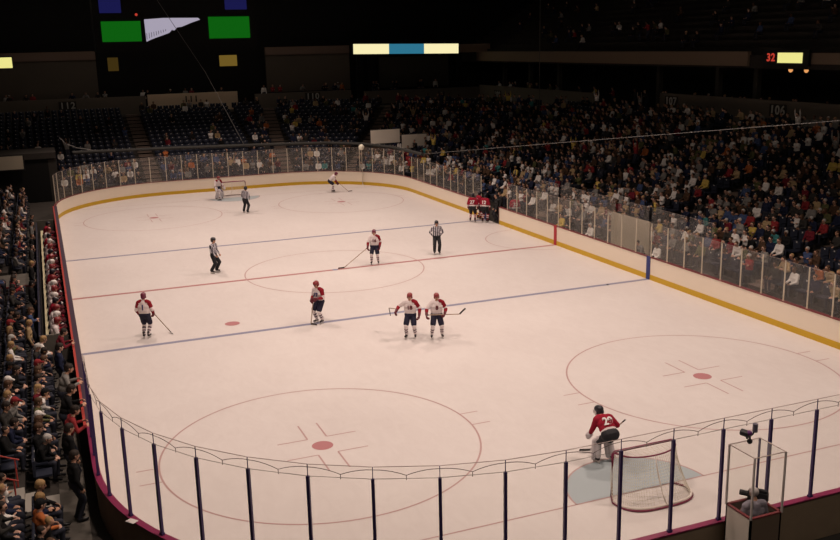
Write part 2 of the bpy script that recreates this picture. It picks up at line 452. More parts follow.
def hand_prims(w, dirv, palmn, mt, sc=1., curl=.6, side=1):
    """palm, four fingers of unequal length and a thumb; dirv along the hand, palmn out of the palm"""
    dirv = dirv.normalized(); palmn = (palmn - dirv * palmn.dot(dirv)).normalized(); x = dirv.cross(palmn) * side
    out = []; pc = w + dirv * .05 * sc
    for k in range(4):
        o = (k - 1.5) * .021 * sc; out.append((w + x * o * .7, w + dirv * .085 * sc + x * o, .013 * sc, .0125 * sc, mt))
    for k, ln in enumerate((.062, .072, .068, .052)):
        b = w + dirv * .088 * sc + x * (k - 1.5) * .022 * sc; ln *= sc
        m1 = b + (dirv * math.cos(curl) + palmn * math.sin(curl)) * ln * .55
        m2 = m1 + (dirv * math.cos(curl * 2.3) + palmn * math.sin(curl * 2.3)) * ln * .55
        out += [(b, m1, .0105 * sc, .010 * sc, mt), (m1, m2, .010 * sc, .0085 * sc, mt)]
    tb = w + dirv * .03 * sc - x * .035 * sc; tm = tb + (dirv * .6 - x * .55 + palmn * .4).normalized() * .04 * sc
    out += [(tb, tm, .013 * sc, .0115 * sc, mt), (tm, tm + (dirv * .8 + palmn * .5).normalized() * .03 * sc, .011 * sc, .009 * sc, mt)]
    return out
def head_prims(h, fwd, up, hair=True, sc=1.):
    """skull, jaw, nose, eyes, mouth and ears around the centre h"""
    side = fwd.cross(up).normalized()
    P = lambda x, y, z: h + (side * x + fwd * y + up * z) * sc
    out = [(P(0, -.015, .035), P(0, .0, .03), .098 * sc, .095 * sc, 'hair' if hair else 'skin'),
           (P(0, .025, .02), P(0, .03, -.04), .086 * sc, .070 * sc, 'skin'), (P(0, .05, -.075), P(0, .055, -.08), .045 * sc, .04 * sc, 'skin'),
           (P(0, .105, .01), P(0, .122, -.022), .010 * sc, .017 * sc, 'skin')]
    for s in (-1, 1):
        out += [(P(s * .036, .100, .018), P(s * .036, .102, .018), .0135 * sc, .0135 * sc, 'eye'), (P(s * .095, 0, .01), P(s * .095, 0, -.02), .016 * sc, .012 * sc, 'skin')]
    out.append((P(-.022, .098, -.055), P(.022, .098, -.055), .008 * sc, .008 * sc, 'mouth'))
    return out

EYE = mat('eye_dark', (.02, .015, .012), .3); MOUTH = mat('mouth_red', (.25, .07, .06), .5)
SKIN = mat('skin', (.45, .25, .17), .6, .3); HAIR_D = mat('hair_dark', (.02, .013, .01), .7)
J_WHITE = mat('jersey_white', (.66, .58, .58), .8, .1); J_RED = mat('jersey_red', (.21, .010, .020), .8, .1)
J_RED2 = mat('jersey_bright_red', (.27, .012, .03), .8, .1)
PANTS_N = mat('pants_navy', (.009, .008, .026), .7); PANTS_K = mat('pants_black', (.012, .012, .016), .7)
SKATE = mat('skate_black', (.02, .016, .018), .5); GLV_D = mat('glove_dark_red', (.10, .012, .02), .6)
SOCK_W = mat('sock_white', (.66, .58, .58), .8); SOCK_N = mat('sock_navy_stripe', (.06, .03, .06), .8)
HELM_R = mat('helmet_red', (.20, .018, .022), .35, .5); HELM_K = mat('helmet_black', (.014, .012, .02), .35, .5); HELM_W = mat('helmet_white', (.65, .6, .58), .35, .5)
HELM_P = mat('helmet_maroon', (.13, .012, .04), .35, .5)
NUM_N = mat('number_navy', (.03, .03, .12), .7); NUM_W = mat('number_white', (.72, .68, .68), .7)
STICKM = mat('stick_shaft', (.30, .22, .16), .5); STICKB = mat('stick_blade', (.04, .035, .035), .6)
PAD_W = mat('goalie_pad', (.55, .50, .52), .7); PAD_D = mat('goalie_pad_dark', (.10, .07, .12), .7)
def stripes_mat():
    m = bpy.data.materials.new('referee_stripes'); m.use_nodes = True
    n = m.node_tree.nodes; l = m.node_tree.links; b = n['Principled BSDF']; b.inputs['Roughness'].default_value = .8
    t = n.new('ShaderNodeTexCoord'); s = n.new('ShaderNodeSeparateXYZ'); l.new(t.outputs['Object'], s.inputs[0])
    k = n.new('ShaderNodeMath'); k.operation = 'MULTIPLY'; k.inputs[1].default_value = 62; l.new(s.outputs['X'], k.inputs[0])
    q = n.new('ShaderNodeMath'); q.operation = 'SINE'; l.new(k.outputs[0], q.inputs[0])
    g = n.new('ShaderNodeMath'); g.operation = 'GREATER_THAN'; g.inputs[1].default_value = -.1; l.new(q.outputs[0], g.inputs[0])
    r = n.new('ShaderNodeMix'); r.data_type = 'RGBA'; r.inputs[6].default_value = (.02, .018, .025, 1); r.inputs[7].default_value = (.5, .47, .52, 1)
    l.new(g.outputs[0], r.inputs[0]); l.new(r.outputs[2], b.inputs['Base Color']); return m
STRIPES = stripes_mat()

def stick(loc_from, loc_to, label, blade_dir, goalie=False, group='hockey sticks', shaft=None):
    """shaft from butt end to heel, blade from the heel along blade_dir; world coordinates"""
    a, b = Vector(loc_from), Vector(loc_to); d = (b - a); L = d.length
    e = empty('hockey_stick', b, 0, label, 'hockey stick', group)
    q = d.normalized(); S = MB(); S.tube([a - b, (0, 0, 0)], .019, shaft or STICKM, 6); S.build('shaft', e)
    S = MB(); S.tube([a - b, (a - b) * .93], .023, STICKB, 6); S.build('butt_tape', e)
    bd = Vector(blade_dir).normalized(); n = q.cross(bd).normalized() if abs(q.dot(bd)) < .99 else Vector((0, 0, 1))
    B = MB(); w = .045 if goalie else .033
    pts = [bd * (.32 * k / 8) + n * (.03 * (k / 8) ** 2) for k in range(9)]
    up = (-q - bd * (-q).dot(bd)).normalized()
    for k in range(8):
        p0, p1 = pts[k], pts[k + 1]
        for s in (1, -1):
            o = n * .006 * s
            B.poly([p0 - up * w + o, p1 - up * w + o, p1 + up * w + o, p0 + up * w + o], STICKB)
        B.poly([p0 + up * w + n * .006, p1 + up * w + n * .006, p1 + up * w - n * .006, p0 + up * w - n * .006], STICKB)
        B.poly([p0 - up * w + n * .006, p1 - up * w + n * .006, p1 - up * w - n * .006, p0 - up * w - n * .006], STICKB)
    p1 = pts[8]; B.poly([p1 - up * w + n * .006, p1 + up * w + n * .006, p1 + up * w - n * .006, p1 - up * w - n * .006], STICKB)
    B.build('blade', e)
    if goalie:
        G = MB(); G.tube([Vector((0, 0, 0)), -q * .62], .035, PAD_W, 6); G.build('paddle', e)
    return e

def skater(loc, rz, label, style, group, bend=0., lean=0., hands=None, feet=None, head_turn=0., number=None, sc=1., head_pitch=0., poles=None, goalie=False, seated=False, z0=0., nofront=False):
    """a person in skates; local frame faces +Y.  hands: wrist points (left -x, right +x) in the bent frame's world"""
    e = empty('person', (loc[0], loc[1], z0), rz, label, 'person', group); e.scale = (sc, sc, sc)
    ref = style.get('ref'); lift = .075
    feet = feet or ((-.15, 0), (.15, .02))
    pel = V3(0, -.20 * bend, .97 - .10 * bend)
    if seated: pel = V3(0, 0, .56)
    B = Matrix.Rotation(-bend, 3, 'X') @ Matrix.Rotation(lean, 3, 'Y')
    U = lambda x, y, z: pel + B @ V3(x, y, z)
    prims = []; j = 'torso'
    wid = 0.0 if ref else .02
    # trunk
    hips = [(U(-.085, 0, .0), U(.085, 0, .0), .135 + wid + (.028 if goalie else 0), .135 + wid + (.028 if goalie else 0), 'pants')]
    trunk = [(U(-.09, 0, .14), U(.09, 0, .14), .125 + wid, .125 + wid, 'hem'), (U(-.10, 0, .20), U(.10, 0, .20), .125 + wid, .125 + wid, 'torso'), (U(-.105, .0, .34), U(.105, .0, .34), .13 + wid, .13 + wid, 'torso'),
             (U(-.17, 0, .50), U(.17, 0, .50), .085 + wid, .085 + wid, 'yoke'), (U(0, 0, .30), U(0, 0, .48), .14 + wid, .12 + wid, 'torso'),
             (U(0, 0, .5), U(0, .03, .62), .065, .058, 'skin')]
    prims += hips + trunk
    hc = U(0, .05, .74); up = (B @ V3(0, 0, 1)); 
    hp = Matrix.Rotation(head_turn, 3, 'Z') @ Matrix.Rotation(-bend * .35 + head_pitch, 3, 'X')
    hf, hu = hp @ V3(0, 1, 0), hp @ V3(0, 0, 1)
    prims += head_prims(hc, hf, hu, hair=True)
    # legs
    kneez = .53 + lift
    skates = []
    for s, (fx, fy) in zip((-1, 1), feet):
        hip = U(s * .10, 0, -.04); ank = V3(fx, fy - .03, .10 + lift)
        if seated: hip = U(s * .10, 0, -.02); ank = V3(s * .14, .42, .10 + lift)
        kn = ik(hip, ank, .43, .44, V3(s * .12, 1, 0))
        if style.get('long'):
            prims += [(hip, kn, .118, .098, 'pants'), (kn, ank, .096, .085, 'pants')]
        else:
            prims += [(hip, hip.lerp(kn, .82), .125, .115, 'pants'), (hip.lerp(kn, .8), kn, .085, .085, 'sock')]
            for t0, t1, kk in ((0, .30, 'sock'), (.30, .44, 'stripe'), (.44, .58, 'sock'), (.58, .70, 'stripe'), (.70, .95, 'sock')):
                prims.append((kn.lerp(ank, t0), kn.lerp(ank, t1), .085 - .02 * t0, .085 - .02 * t1, kk))
        d = Vector((s * .16, 1, 0)).normalized()
        prims += [(ank + V3(0, 0, -.02), ank + V3(0, 0, .08), .056, .055, 'skate'), (ank + V3(0, -.02, -.05), ank + d * .16 + V3(0, 0, -.06), .048, .042, 'skate')]
        skates.append((ank, d))
    # arms
    hands = hands or ((-.30, .12, .92), (.30, .12, .92))
    poles = poles or (V3(-.6, -.8, -.2), V3(.6, -.8, -.2))
    wr = []
    for s, h, pl in zip((-1, 1), hands, poles):
        sh = U(s * .21, 0, .49); w = Vector(h)
        if (w - sh).length > .56: w = sh + (w - sh).normalized() * .56
        el = ik(sh, w, .30, .27, pl.normalized())
        g = 0 if ref else .018
        if s < 0 or style.get('both'): prims.append((U(s * .12, 0, .535), sh, .085 + g, .088 + g, 'arm1'))
        prims += [(sh, sh.lerp(el, .6), .078 + g, .068 + g, 'arm1' if s < 0 or style.get('both') else 'arm2'), (sh.lerp(el, .6), el, .066 + g, .058 + g, 'arm2'), (el, el.lerp(w, .45), .056 + g, .052 + g, 'arm3'), (el.lerp(w, .45), w, .05 + g, .04 + g * .5, 'arm4')]
        wr.append((w, (w - el).normalized(), s))
        if ref or style.get('bare'): prims += hand_prims(w, (w - el), V3(-s * .8, .3, -.1), 'skin', 1.15, .5, s)
    mm = dict(style['m']); mm.setdefault('skin', SKIN); mm.setdefault('hair', HAIR_D); mm['eye'] = EYE; mm['mouth'] = MOUTH
    mm.setdefault('skate', SKATE)
    for a, b in (('hem', 'torso'), ('yoke', 'torso'), ('arm1', 'torso'), ('arm2', 'torso'), ('arm3', 'arm2'), ('arm4', 'arm3'), ('sock', 'pants'), ('stripe', 'sock')): mm.setdefault(a, mm.get(b))
    for a, b in (('arm3', 'arm2'), ('arm4', 'arm3'), ('stripe', 'sock')): mm[a] = mm[a] or mm[b]
    body = link('body', blob_mesh('body', prims, mm, .013), e)
    # skate blades
    if not style.get('shoes'):
        for ank, d in skates:
            k = MB(); M = Matrix.Translation(ank + V3(0, 0, -.175)) @ Matrix.Rotation(math.atan2(d.y, d.x), 4, 'Z')
            k.box(-.09, .21, -.003, .003, 0, .05, STEEL, M); k.box(-.07, -.03, -.02, .02, .04, .09, HELM_W, M); k.box(.10, .14, -.02, .02, .04, .09, HELM_W, M); k.build('skate_blade', e)
    # helmet
    if style.get('helmet'):
        side = hf.cross(hu); P = lambda x, y, z: hc + side * x + hf * y + hu * z
        hm = [(P(0, -.035, .065), P(0, .03, .07), .112, .104, 'h'), (P(0, -.055, -.005), P(0, -.02, .05), .098, .105, 'h')]
        for s in (-1, 1): hm.append((P(s * .085, -.01, .02), P(s * .088, .0, -.045), .032, .028, 'h'))
        ho = link('helmet', blob_mesh('helmet', hm, {'h': style['helmet']}, .013, 2), e)
        if goalie:
            mk = [(P(0, .07, .03), P(0, .08, -.06), .085, .07, 'h')]
            link('face_mask', blob_mesh('face_mask', mk, {'h': style.get('mask', HELM_W)}, .013, 2), e)
            cg = MB()
            for i in range(5): cg.tube([P(-.06 + .03 * i, .155 - .004 * abs(i - 2) ** 2, .035), P(-.06 + .03 * i, .16 - .004 * abs(i - 2) ** 2, -.05)], .005, STEEL, 5)
            for i in range(3): cg.tube([P(-.07, .14, .03 - .035 * i), P(0, .165, .03 - .035 * i), P(.07, .14, .03 - .035 * i)], .005, STEEL, 5)
            cg.build('mask_cage', e)
    # gloves: padded cuff, palm, four fingers, thumb
    if style.get('glove'):
        for w, d, s in wr:
            gp = [(w - d * .06, w + d * .01, .062, .056, 'g')] + hand_prims(w, d, V3(-s * .8, .5, -.1), 'g', 1.75, .75, s)
            link('glove', blob_mesh('glove', gp, {'g': style['glove']}, .011, 2), e)
    if goalie:
        for s, (fx, fy) in zip((-1, 1), feet):
            hip = U(s * .10, 0, -.04); ank = V3(fx, fy - .03, .10 + lift); kn = ik(hip, ank, .43, .44, V3(s * .12, 1, 0))
            o = V3(0, .075, 0); lp = []
            for k in range(3):
                dx = V3((k - 1) * .085, .012 * (1 - abs(k - 1)), 0)
                lp += [(ank + o + dx + V3(0, .02, -.04), kn + o + dx, .062, .066, 'w'), (kn + o + dx, kn.lerp(hip, .55) + o + dx + V3(0, .03, 0), .066, .06, 'd' if k == 1 else 'w')]
            link('leg_pad', blob_mesh('leg_pad', lp, {'w': PAD_W, 'd': PAD_D}, .014, 2), e)
        w, d, s = wr[0]; cp = [(w, w + d * .14, .09, .075, 'w'), (w + d * .06 + V3(-.06, 0, .04), w + d * .17 + V3(-.04, 0, .06), .05, .04, 'w'), (w + d * .15 + V3(.05, 0, .03), w + d * .2 + V3(.02, 0, .07), .035, .03, 'w')]
        link('catching_glove', blob_mesh('catching_glove', cp, {'w': PAD_W}, .014, 2), e)
        w, d, s = wr[1]; bb = MB(); bm_ = Matrix.Translation(w + d * .08) @ d.to_track_quat('Y', 'Z').to_matrix().to_4x4()
        bb.box(-.1, .1, -.16, .17, .03, .075, PAD_W, bm_); bb.box(-.085, .085, -.12, .12, -.05, .03, PAD_D, bm_); bb.build('blocker', e)
    if number:
        txt, nm, onback = number
        cu = bpy.data.curves.new('number', 'FONT'); cu.body = txt; cu.size = .30 if onback else .22; cu.align_x = 'CENTER'; cu.align_y = 'CENTER'; cu.extrude = .012; cu.offset = .008
        to = bpy.data.objects.new('number', cu); COL.objects.link(to)
        me = bpy.data.meshes.new_from_object(to.evaluated_get(bpy.context.evaluated_depsgraph_get())); bpy.data.objects.remove(to); me.materials.clear(); me.materials.append(nm)
        no = link('jersey_number', me, e)
        f = -1 if onback else 1
        zc = B @ V3(0, f, 0); yc = B @ V3(0, 0, 1); xc = yc.cross(zc)
        Mx = Matrix((xc, yc, zc)).transposed().to_4x4(); Mx.translation = U(0, f * (.147 + wid), .33); no.matrix_local = Mx
    return e, wr

W_STYLE = dict(m=dict(torso=J_WHITE, hem=J_WHITE, yoke=J_WHITE, arm1=J_RED, arm2=J_WHITE, arm3=J_RED, arm4=J_RED, pants=PANTS_N, sock=SOCK_W, stripe=SOCK_N), helmet=HELM_R, glove=GLV_D)
WP_STYLE = dict(W_STYLE, helmet=HELM_P)
WB_STYLE = dict(W_STYLE, helmet=HELM_P, both=True)
R_STYLE = dict(both=True, m=dict(torso=J_RED2, hem=J_WHITE, yoke=J_RED2, arm1=J_RED2, arm2=J_RED2, arm3=J_WHITE, arm4=J_RED2, pants=PANTS_K, sock=J_RED2, stripe=SOCK_W), helmet=HELM_K, glove=GLV_D)
REF = dict(m=dict(torso=STRIPES, arm1=STRIPES, arm2=STRIPES, arm3=STRIPES, pants=PANTS_K, hem=STRIPES), helmet=HELM_K, ref=True, long=True)
PLG = 'skaters in white jerseys'; RFG = 'striped officials'; RDG = 'skaters in red jerseys'
def wpt(e, p):
    c, s = math.cos(e.rotation_euler.z), math.sin(e.rotation_euler.z); p = Vector(p) * e.scale[0]
    return Vector((e.location.x + c * p.x - s * p.y, e.location.y + s * p.x + c * p.y, e.location.z + p.z))
CAMA = lambda x, y: math.atan2(CP.y - y, CP.x - x) - PI / 2     # facing the viewer from (x, y)

# A: faces the camera, right arm out towards the left holding a level stick
a, w = skater((-.68, -12.39), CAMA(-.68, -12.39) - .15, 'hockey player in white jersey facing forward, stick held out to the left, beside a teammate', W_STYLE, PLG,
              hands=((-.36, .10, .98), (.52, .22, 1.16)), feet=((-.17, .0), (.17, .06)), head_turn=-.1, number=('18', GLV_D, False), bend=.08)
stick(wpt(a, (.46, .0, 1.17)), wpt(a, (1.0, -.9, .95)), 'hockey stick held level by the white player at left of the pair', (.2, -.2, -1))
b, w = skater((.24, -12.84), CAMA(.24, -12.84) + .1, 'hockey player in white jersey facing forward, right of the pair, elbows out', W_STYLE, PLG,
              hands=((-.30, .22, 1.06), (.42, .30, 1.06)), feet=((-.20, .0), (.20, .03)), head_turn=.1, number=('8', GLV_D, False), bend=.1)
stick(wpt(b, (.42, .36, 1.06)), wpt(b, (-.88, .16, .98)), 'hockey stick held crosswise by the white player at right of the pair', (.5, -.1, .5))
c, w = skater((-3.35, -8.83), CAMA(-3.35, -8.83) - .75, 'hockey player in white jersey and red helmet standing on the near blue line', W_STYLE, PLG,
              hands=((-.14, .28, 1.12), (.14, .30, 1.05)), feet=((-.11, .0), (.13, .06)), head_turn=-.1, head_pitch=-.2, number=('17', NUM_N, False), bend=.15)
stick(wpt(c, (-.05, .36, 1.3)), wpt(c, (.12, .42, .06)), 'hockey stick held down by the player on the near blue line', (.5, -.6, 0))
d, w = skater((-10.23, -7.74), CAMA(-10.23, -7.74) + PI - .35, 'hockey player in white jersey with dark helmet, back turned, alone near the left boards', WB_STYLE, PLG,
              hands=((-.27, .12, .96), (.30, .16, .98)), feet=((-.09, .0), (.09, .02)), head_turn=.1, number=('1', NUM_N, True))
stick(wpt(d, (.28, .20, 1.0)), wpt(d, (.72, .72, .06)) + Vector((0, 0, 0)), 'curved hockey stick trailing from the lone player near the left boards', (.25, -.9, .0))
e_, w = skater((2.27, .27), CAMA(2.27, .27) - .05, 'hockey player in white jersey near the centre line, stick stretched far to one side', WP_STYLE, PLG,
              hands=((-.28, .10, .95), (.34, .26, .98)), feet=((-.17, .0), (.17, .06)), number=('16', GLV_D, False), bend=.05)
stick(wpt(e_, (.32, .30, .98)), wpt(e_, (1.55, .9, .06)), 'hockey stick reaching down to the ice from the player near the centre line', (-1, .0, 0))
j_, w = skater((7.45, 25.24), CAMA(7.45, 25.24) + 1.5, 'small hockey player in white bent over with hands on knees near the far boards', WP_STYLE, PLG,
              hands=((-.18, .42, .72), (.18, .42, .72)), feet=((-.15, .05), (.15, .1)), bend=.75)
stick(wpt(j_, (-.16, .52, .70)), wpt(j_, (.2, 1.3, .06)), 'hockey stick resting across the knees of the bent far player', (1, .2, 0))
# officials
skater((-5.77, 2.18), CAMA(-5.77, 2.18) + 1.0, 'linesman in striped shirt and black trousers standing astride left of the centre circle', REF, RFG, hands=((-.20, .22, .98), (.20, .22, .98)), feet=((-.17, .04), (.17, -.04)), head_turn=.1)
skater((6.10, .95), CAMA(6.1, .95) + .1, 'referee in striped shirt standing upright just beyond the centre line, arms behind him', REF, RFG, hands=((-.22, -.18, 1.0), (.22, -.18, 1.0)), feet=((-.13, 0), (.13, .02)), poles=(V3(-1, .2, 0), V3(1, .2, 0)))
skater((-.63, 19.13), CAMA(-.63, 19.13) + 2.6, 'far official in striped shirt striding before the distant goal', REF, RFG, hands=((-.24, .18, .98), (.24, .18, .98)), feet=((-.20, .10), (.20, -.08)), lean=.1)
# goalies
GOAL_R = dict(m=dict(torso=J_RED2, hem=J_WHITE, yoke=J_RED2, arm1=J_RED2, arm2=J_RED2, arm3=J_RED2, arm4=J_RED, pants=PANTS_K, sock=PAD_W, stripe=PAD_W), helmet=HELM_K, mask=HELM_W)
g, w = skater((.04, -25.1), .0, 'goaltender in red jersey number twenty-nine crouching at the top of the near crease', GOAL_R, 'goaltenders', bend=.82, hands=((-.26, .46, .68), (.32, .30, .86)), feet=((-.21, .12), (.21, .05)), number=('29', NUM_W, True), goalie=True, head_pitch=.1, head_turn=.35, sc=1.0)
stick(wpt(g, (.58, .0, 1.16)), wpt(g, (.0, .78, .07)), 'goaltender stick slanting across the near crease in front of the red goaltender', (-1, .2, 0), True, 'goaltender sticks')
GOAL_W = dict(m=dict(torso=J_WHITE, yoke=J_RED, arm1=J_RED, arm2=J_WHITE, arm3=J_WHITE, arm4=J_RED, pants=PANTS_N, sock=PAD_W, stripe=PAD_W), helmet=HELM_R, mask=HELM_R)
g2, w = skater((-1.25, 26.2), CAMA(-1.25, 26.2) + .5, 'small goaltender in white standing beside the distant goal', GOAL_W, 'goaltenders', bend=.3, hands=((-.34, .35, .85), (.36, .35, .85)), feet=((-.22, 0), (.22, .05)), goalie=True)
stick(wpt(g2, (.40, .42, 1.1)), wpt(g2, (.15, .75, .07)), 'goaltender stick held by the distant goaltender', (-1, .1, 0), True, 'goaltender sticks')
# the knot of red players at the open gate
for i, (x, y, rz, lb, kw) in enumerate([
    (11.8, 8.5, -.6, 'hockey player in red jersey, leftmost of the knot at the open gate', dict(bend=.1)),
    (12.42, 8.0, -.9, 'hockey player in red jersey in the middle of the knot at the open gate', dict(bend=.15)),
    (12.5, 9.0, -1.5, 'hockey player in red jersey behind two others at the open gate', dict()),
    (13.75, 6.4, -.3, 'hockey player in red jersey standing behind the right boards near the gate', dict())]):
    skater((x, y), rz, lb, R_STYLE, RDG, number=(str((27, 12, 4, 33)[i]), NUM_W, True), **kw)
DARKM = dict(m=dict(torso=mat('coat_black', (.012, .012, .013), .8), pants=PANTS_K), long=True, bare=True, shoes=True, ref=True)
for x, y, lb in ((13.05, 7.55, 'man in black coat standing in the open gate beside the red players'), (13.65, 7.1, 'man in black suit just behind the boards at the open gate'), (13.7, 8.3, 'man in black jacket in the doorway behind the red players')):
    skater((x, y), PI / 2 - .2, lb, DARKM, 'staff at the open gate')
# puck far right on the blue line
tag(MB().tube([(10.62, -8.89, .004), (10.62, -8.89, .03)], .05, BLACK, 16).build('puck'), 'black puck lying on the near blue line', 'puck')

# ------------------------------------------------------------------ stands (structure)
ROW, RISE, D0, Z0 = .85, .262, 2.6, .35
NROW = 19
BC = (WR - R0, LF - R0)
def bowl(d, xl=-19.5, yn=-26.0, seg=26):
    r = R0 + d
    p = [(WR + d, yn), (WR + d, BC[1])] + arc(*BC, r, 0, PI / 2, seg)[1:-1] + [(BC[0], LF + d), (xl, LF + d)]
    return p
m = MB()
for i in range(NROW):
    p = bowl(D0 + ROW * i); n = normals(p)
    m.sweep(p, n, 0, 4.0 if i == NROW - 1 else ROW + .02, -.3, Z0 + RISE * i, CONC_D)
tr = m.build('stand_terrace', kind='structure')
# rink-side floor around the boards
m = MB(); m.poly([(-30, -60, -.02), (60, -60, -.02), (60, 70, -.02), (-30, 70, -.02)], CONC_D); m.build('floor', kind='structure')
# aisles: paler stair strips up the far stand and the right stand
def bowl_point(d, s):
    """point at arclength s (0 at the far-left end on the front row's path) on offset d"""
    xl = -19.5; L1 = BC[0] - xl
    if s < L1: return (xl + s, LF + d), (0, 1)
    a = (s - L1) / (R0 + 6.0)
    if a < PI / 2: t = PI / 2 - a; return (BC[0] + (R0 + d) * math.cos(t), BC[1] + (R0 + d) * math.sin(t)), (math.cos(t), math.sin(t))
    return (WR + d, BC[1] - (s - L1 - (R0 + 6.0) * PI / 2)), (1, 0)
AISLES = [14.5, 25.9, 32.6, 42.0, 52.0, 62.0, 72.0, 82.0]
for k, s in enumerate(AISLES):
    m = MB()
    for i in range(NROW):
        for h in (0, 1):
            d = D0 + ROW * i + h * ROW / 2; (x, y), (nx, ny) = bowl_point(d, s)
            M = Matrix.Translation((x, y, 0)) @ Matrix.Rotation(math.atan2(ny, nx), 4, 'Z')
            m.box(0, ROW / 2 + .01, -.6, .6, 0, Z0 + RISE * i + h * RISE / 2 + .012, STEP, M)
    m.build('aisle_stairs', kind='structure')

# ------------------------------------------------------------------ upper walls and deck
XR, YF = 33.2, 52.2
PANEL = mat('suite_panel', (.085, .070, .055), .8, noise=.12, nscale=.3); PANEL_T = mat('suite_panel_top', (.16, .11, .085), .8)
CWALL = mat('concourse_wall', (.15, .125, .10), .85, noise=.15, nscale=.4); CWALL_R = mat('concourse_wall_right', (.22, .19, .15), .85); CWALL_L = mat('concourse_wall_pale', (.72, .55, .39), .85)
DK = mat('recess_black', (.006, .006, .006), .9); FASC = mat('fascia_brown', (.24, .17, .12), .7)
def wallbox(name, x0, x1, y0, y1, z0, z1, mt, kind='structure', parent=None): return MB().box(x0, x1, y0, y1, z0, z1, mt).build(name, parent, kind)
wallbox('wall_concourse_left', -24, -3.3, YF - .1, YF + .2, 4.9, 6.75, CWALL)
wallbox('wall_concourse_middle', -3.1, 5.8, YF - .1, YF + .2, 4.9, 6.85, CWALL_L)
wallbox('wall_concourse_centre', 7.6, 18.0, YF - .1, YF + .2, 4.9, 6.5, CWALL)
wallbox('wall_concourse_corner', 19.5, XR, YF - .1, YF + .2, 4.9, 6.3, CWALL)
wallbox('wall_concourse_right', XR, XR + .3, 28.5, YF, 4.6, 6.5, CWALL_R)
wallbox('wall_concourse_near', XR, XR + .3, -10, 18.6, 4.6, 6.9, CWALL)
for (x0, x1) in ((-24, -7.5), (9.4, 18.6)):
    w = wallbox('wall_suite', x0, x1, YF + 2.0, YF + 2.3, 6.5, 10.35, PANEL)
    MB().box(x0, x1, YF + 1.9, YF + 2.3, 10.35, 11.15, PANEL_T).build('trim_band', w)
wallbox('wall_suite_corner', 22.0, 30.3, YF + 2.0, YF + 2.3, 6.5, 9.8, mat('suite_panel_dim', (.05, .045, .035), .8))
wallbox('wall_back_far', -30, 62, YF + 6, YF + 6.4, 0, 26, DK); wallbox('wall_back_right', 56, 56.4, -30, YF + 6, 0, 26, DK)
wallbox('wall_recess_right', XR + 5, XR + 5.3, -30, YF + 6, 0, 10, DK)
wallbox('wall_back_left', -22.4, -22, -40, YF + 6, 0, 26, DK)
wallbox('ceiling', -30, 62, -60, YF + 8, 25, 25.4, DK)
# fascia strips of the upper deck
wallbox('trim_1', XR - .2, XR + .1, 8.4, 52.5, 9.15, 10.15, FASC); wallbox('trim_2', XR - .2, XR + .1, -24, 2.5, 9.35, 10.05, FASC)
wallbox('trim_3', 30.6, XR + 1.2, YF - .4, YF - .1, 10.1, 11.0, FASC)
m = MB()
for i in range(14): m.box(XR + .6 * i * 1.4, XR + .6 * (i + 1) * 1.4 + .02, -30, YF + 6, 9.0 + .5 * i, 9.9 + .5 * i, CONC_D)
m.build('upper_deck', kind='structure')
for i, y in enumerate((50, 44, 38, 21.5, 14, 9.8, .5, -6)):
    wallbox('pillar', XR + 2.0, XR + 2.4, y, y + .4, 4, 9.2, mat('pillar_grey', (.06, .055, .045), .8))
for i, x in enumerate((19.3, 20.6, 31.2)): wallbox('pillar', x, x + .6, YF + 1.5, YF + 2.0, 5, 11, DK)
# roof trusses
TR = mat('truss_grey', (.06, .055, .05), .7)
for k, x in enumerate((6, 16, 26)):
    m = MB(); m.box(x - .1, x + .1, -20, 54, 19.6, 19.8, TR); m.box(x - .1, x + .1, -20, 54, 21.4, 21.6, TR)
    for i in range(24): y = -20 + 3 * i; m.tube([(x, y, 19.7), (x, y + 1.5, 21.5), (x, y + 3, 19.7)], .07, TR, 5)
    m.build('roof_truss', kind='structure')
# section number signs on the concourse wall
def text_mesh(txt, size, mt, ext=.01, name='lettering', parent=None, bold=.0):
    cu = bpy.data.curves.new('t', 'FONT'); cu.body = txt; cu.size = size; cu.align_x = 'CENTER'; cu.align_y = 'CENTER'; cu.extrude = ext; cu.offset = bold
    to = bpy.data.objects.new('t', cu); COL.objects.link(to)
    me = bpy.data.meshes.new_from_object(to.evaluated_get(bpy.context.evaluated_depsgraph_get())); bpy.data.objects.remove(to)
    me.materials.clear(); me.materials.append(mt); return link(name, me, parent)
def digits(txt, size, mt, parent, x0=0.):
    for k, ch in enumerate(txt):
        o = text_mesh(ch, size, mt, .02, 'digit', parent, .015); o.rotation_euler = (PI / 2, 0, 0); o.location = (x0 + (k - (len(txt) - 1) / 2) * size * .58, 0, 0)
NUMP = mat('number_pale', (.55, .52, .48), .6); NUMK = mat('number_black', (.02, .015, .012), .6); SIGN_BK = mat('sign_back', (.04, .035, .03), .7)
for txt, x, y, z, rz, lb, pale in (('112', -10.6, YF - .2, 6.2, 0, 'pale section number on the dim wall at far left', 1), ('111', 1.1, YF - .2, 6.35, 0, 'dark section number on the pale far wall', 0),
        ('110', 13.7, YF - .2, 6.1, 0, 'pale section number under the middle suite panel', 1), ('109', XR - .1, 47.5, 5.7, -PI / 2, 'pale section number on the corner wall', 1),
        ('107', XR - .1, 17.0, 6.4, -PI / 2, 'pale section number on the dark right wall', 1), ('106', XR - .1, 5.3, 6.35, -PI / 2, 'pale section number under the lit sign at right', 1)):
    z -= .1; s = empty('section_sign', (x, y, z), rz, lb, 'sign', 'section numbers on the concourse wall')
    digits(txt, .85, NUMP if pale else NUMK, s)
    if pale: MB().box(-.8, .8, .03, .05, -.42, .42, SIGN_BK).build('plate', s)
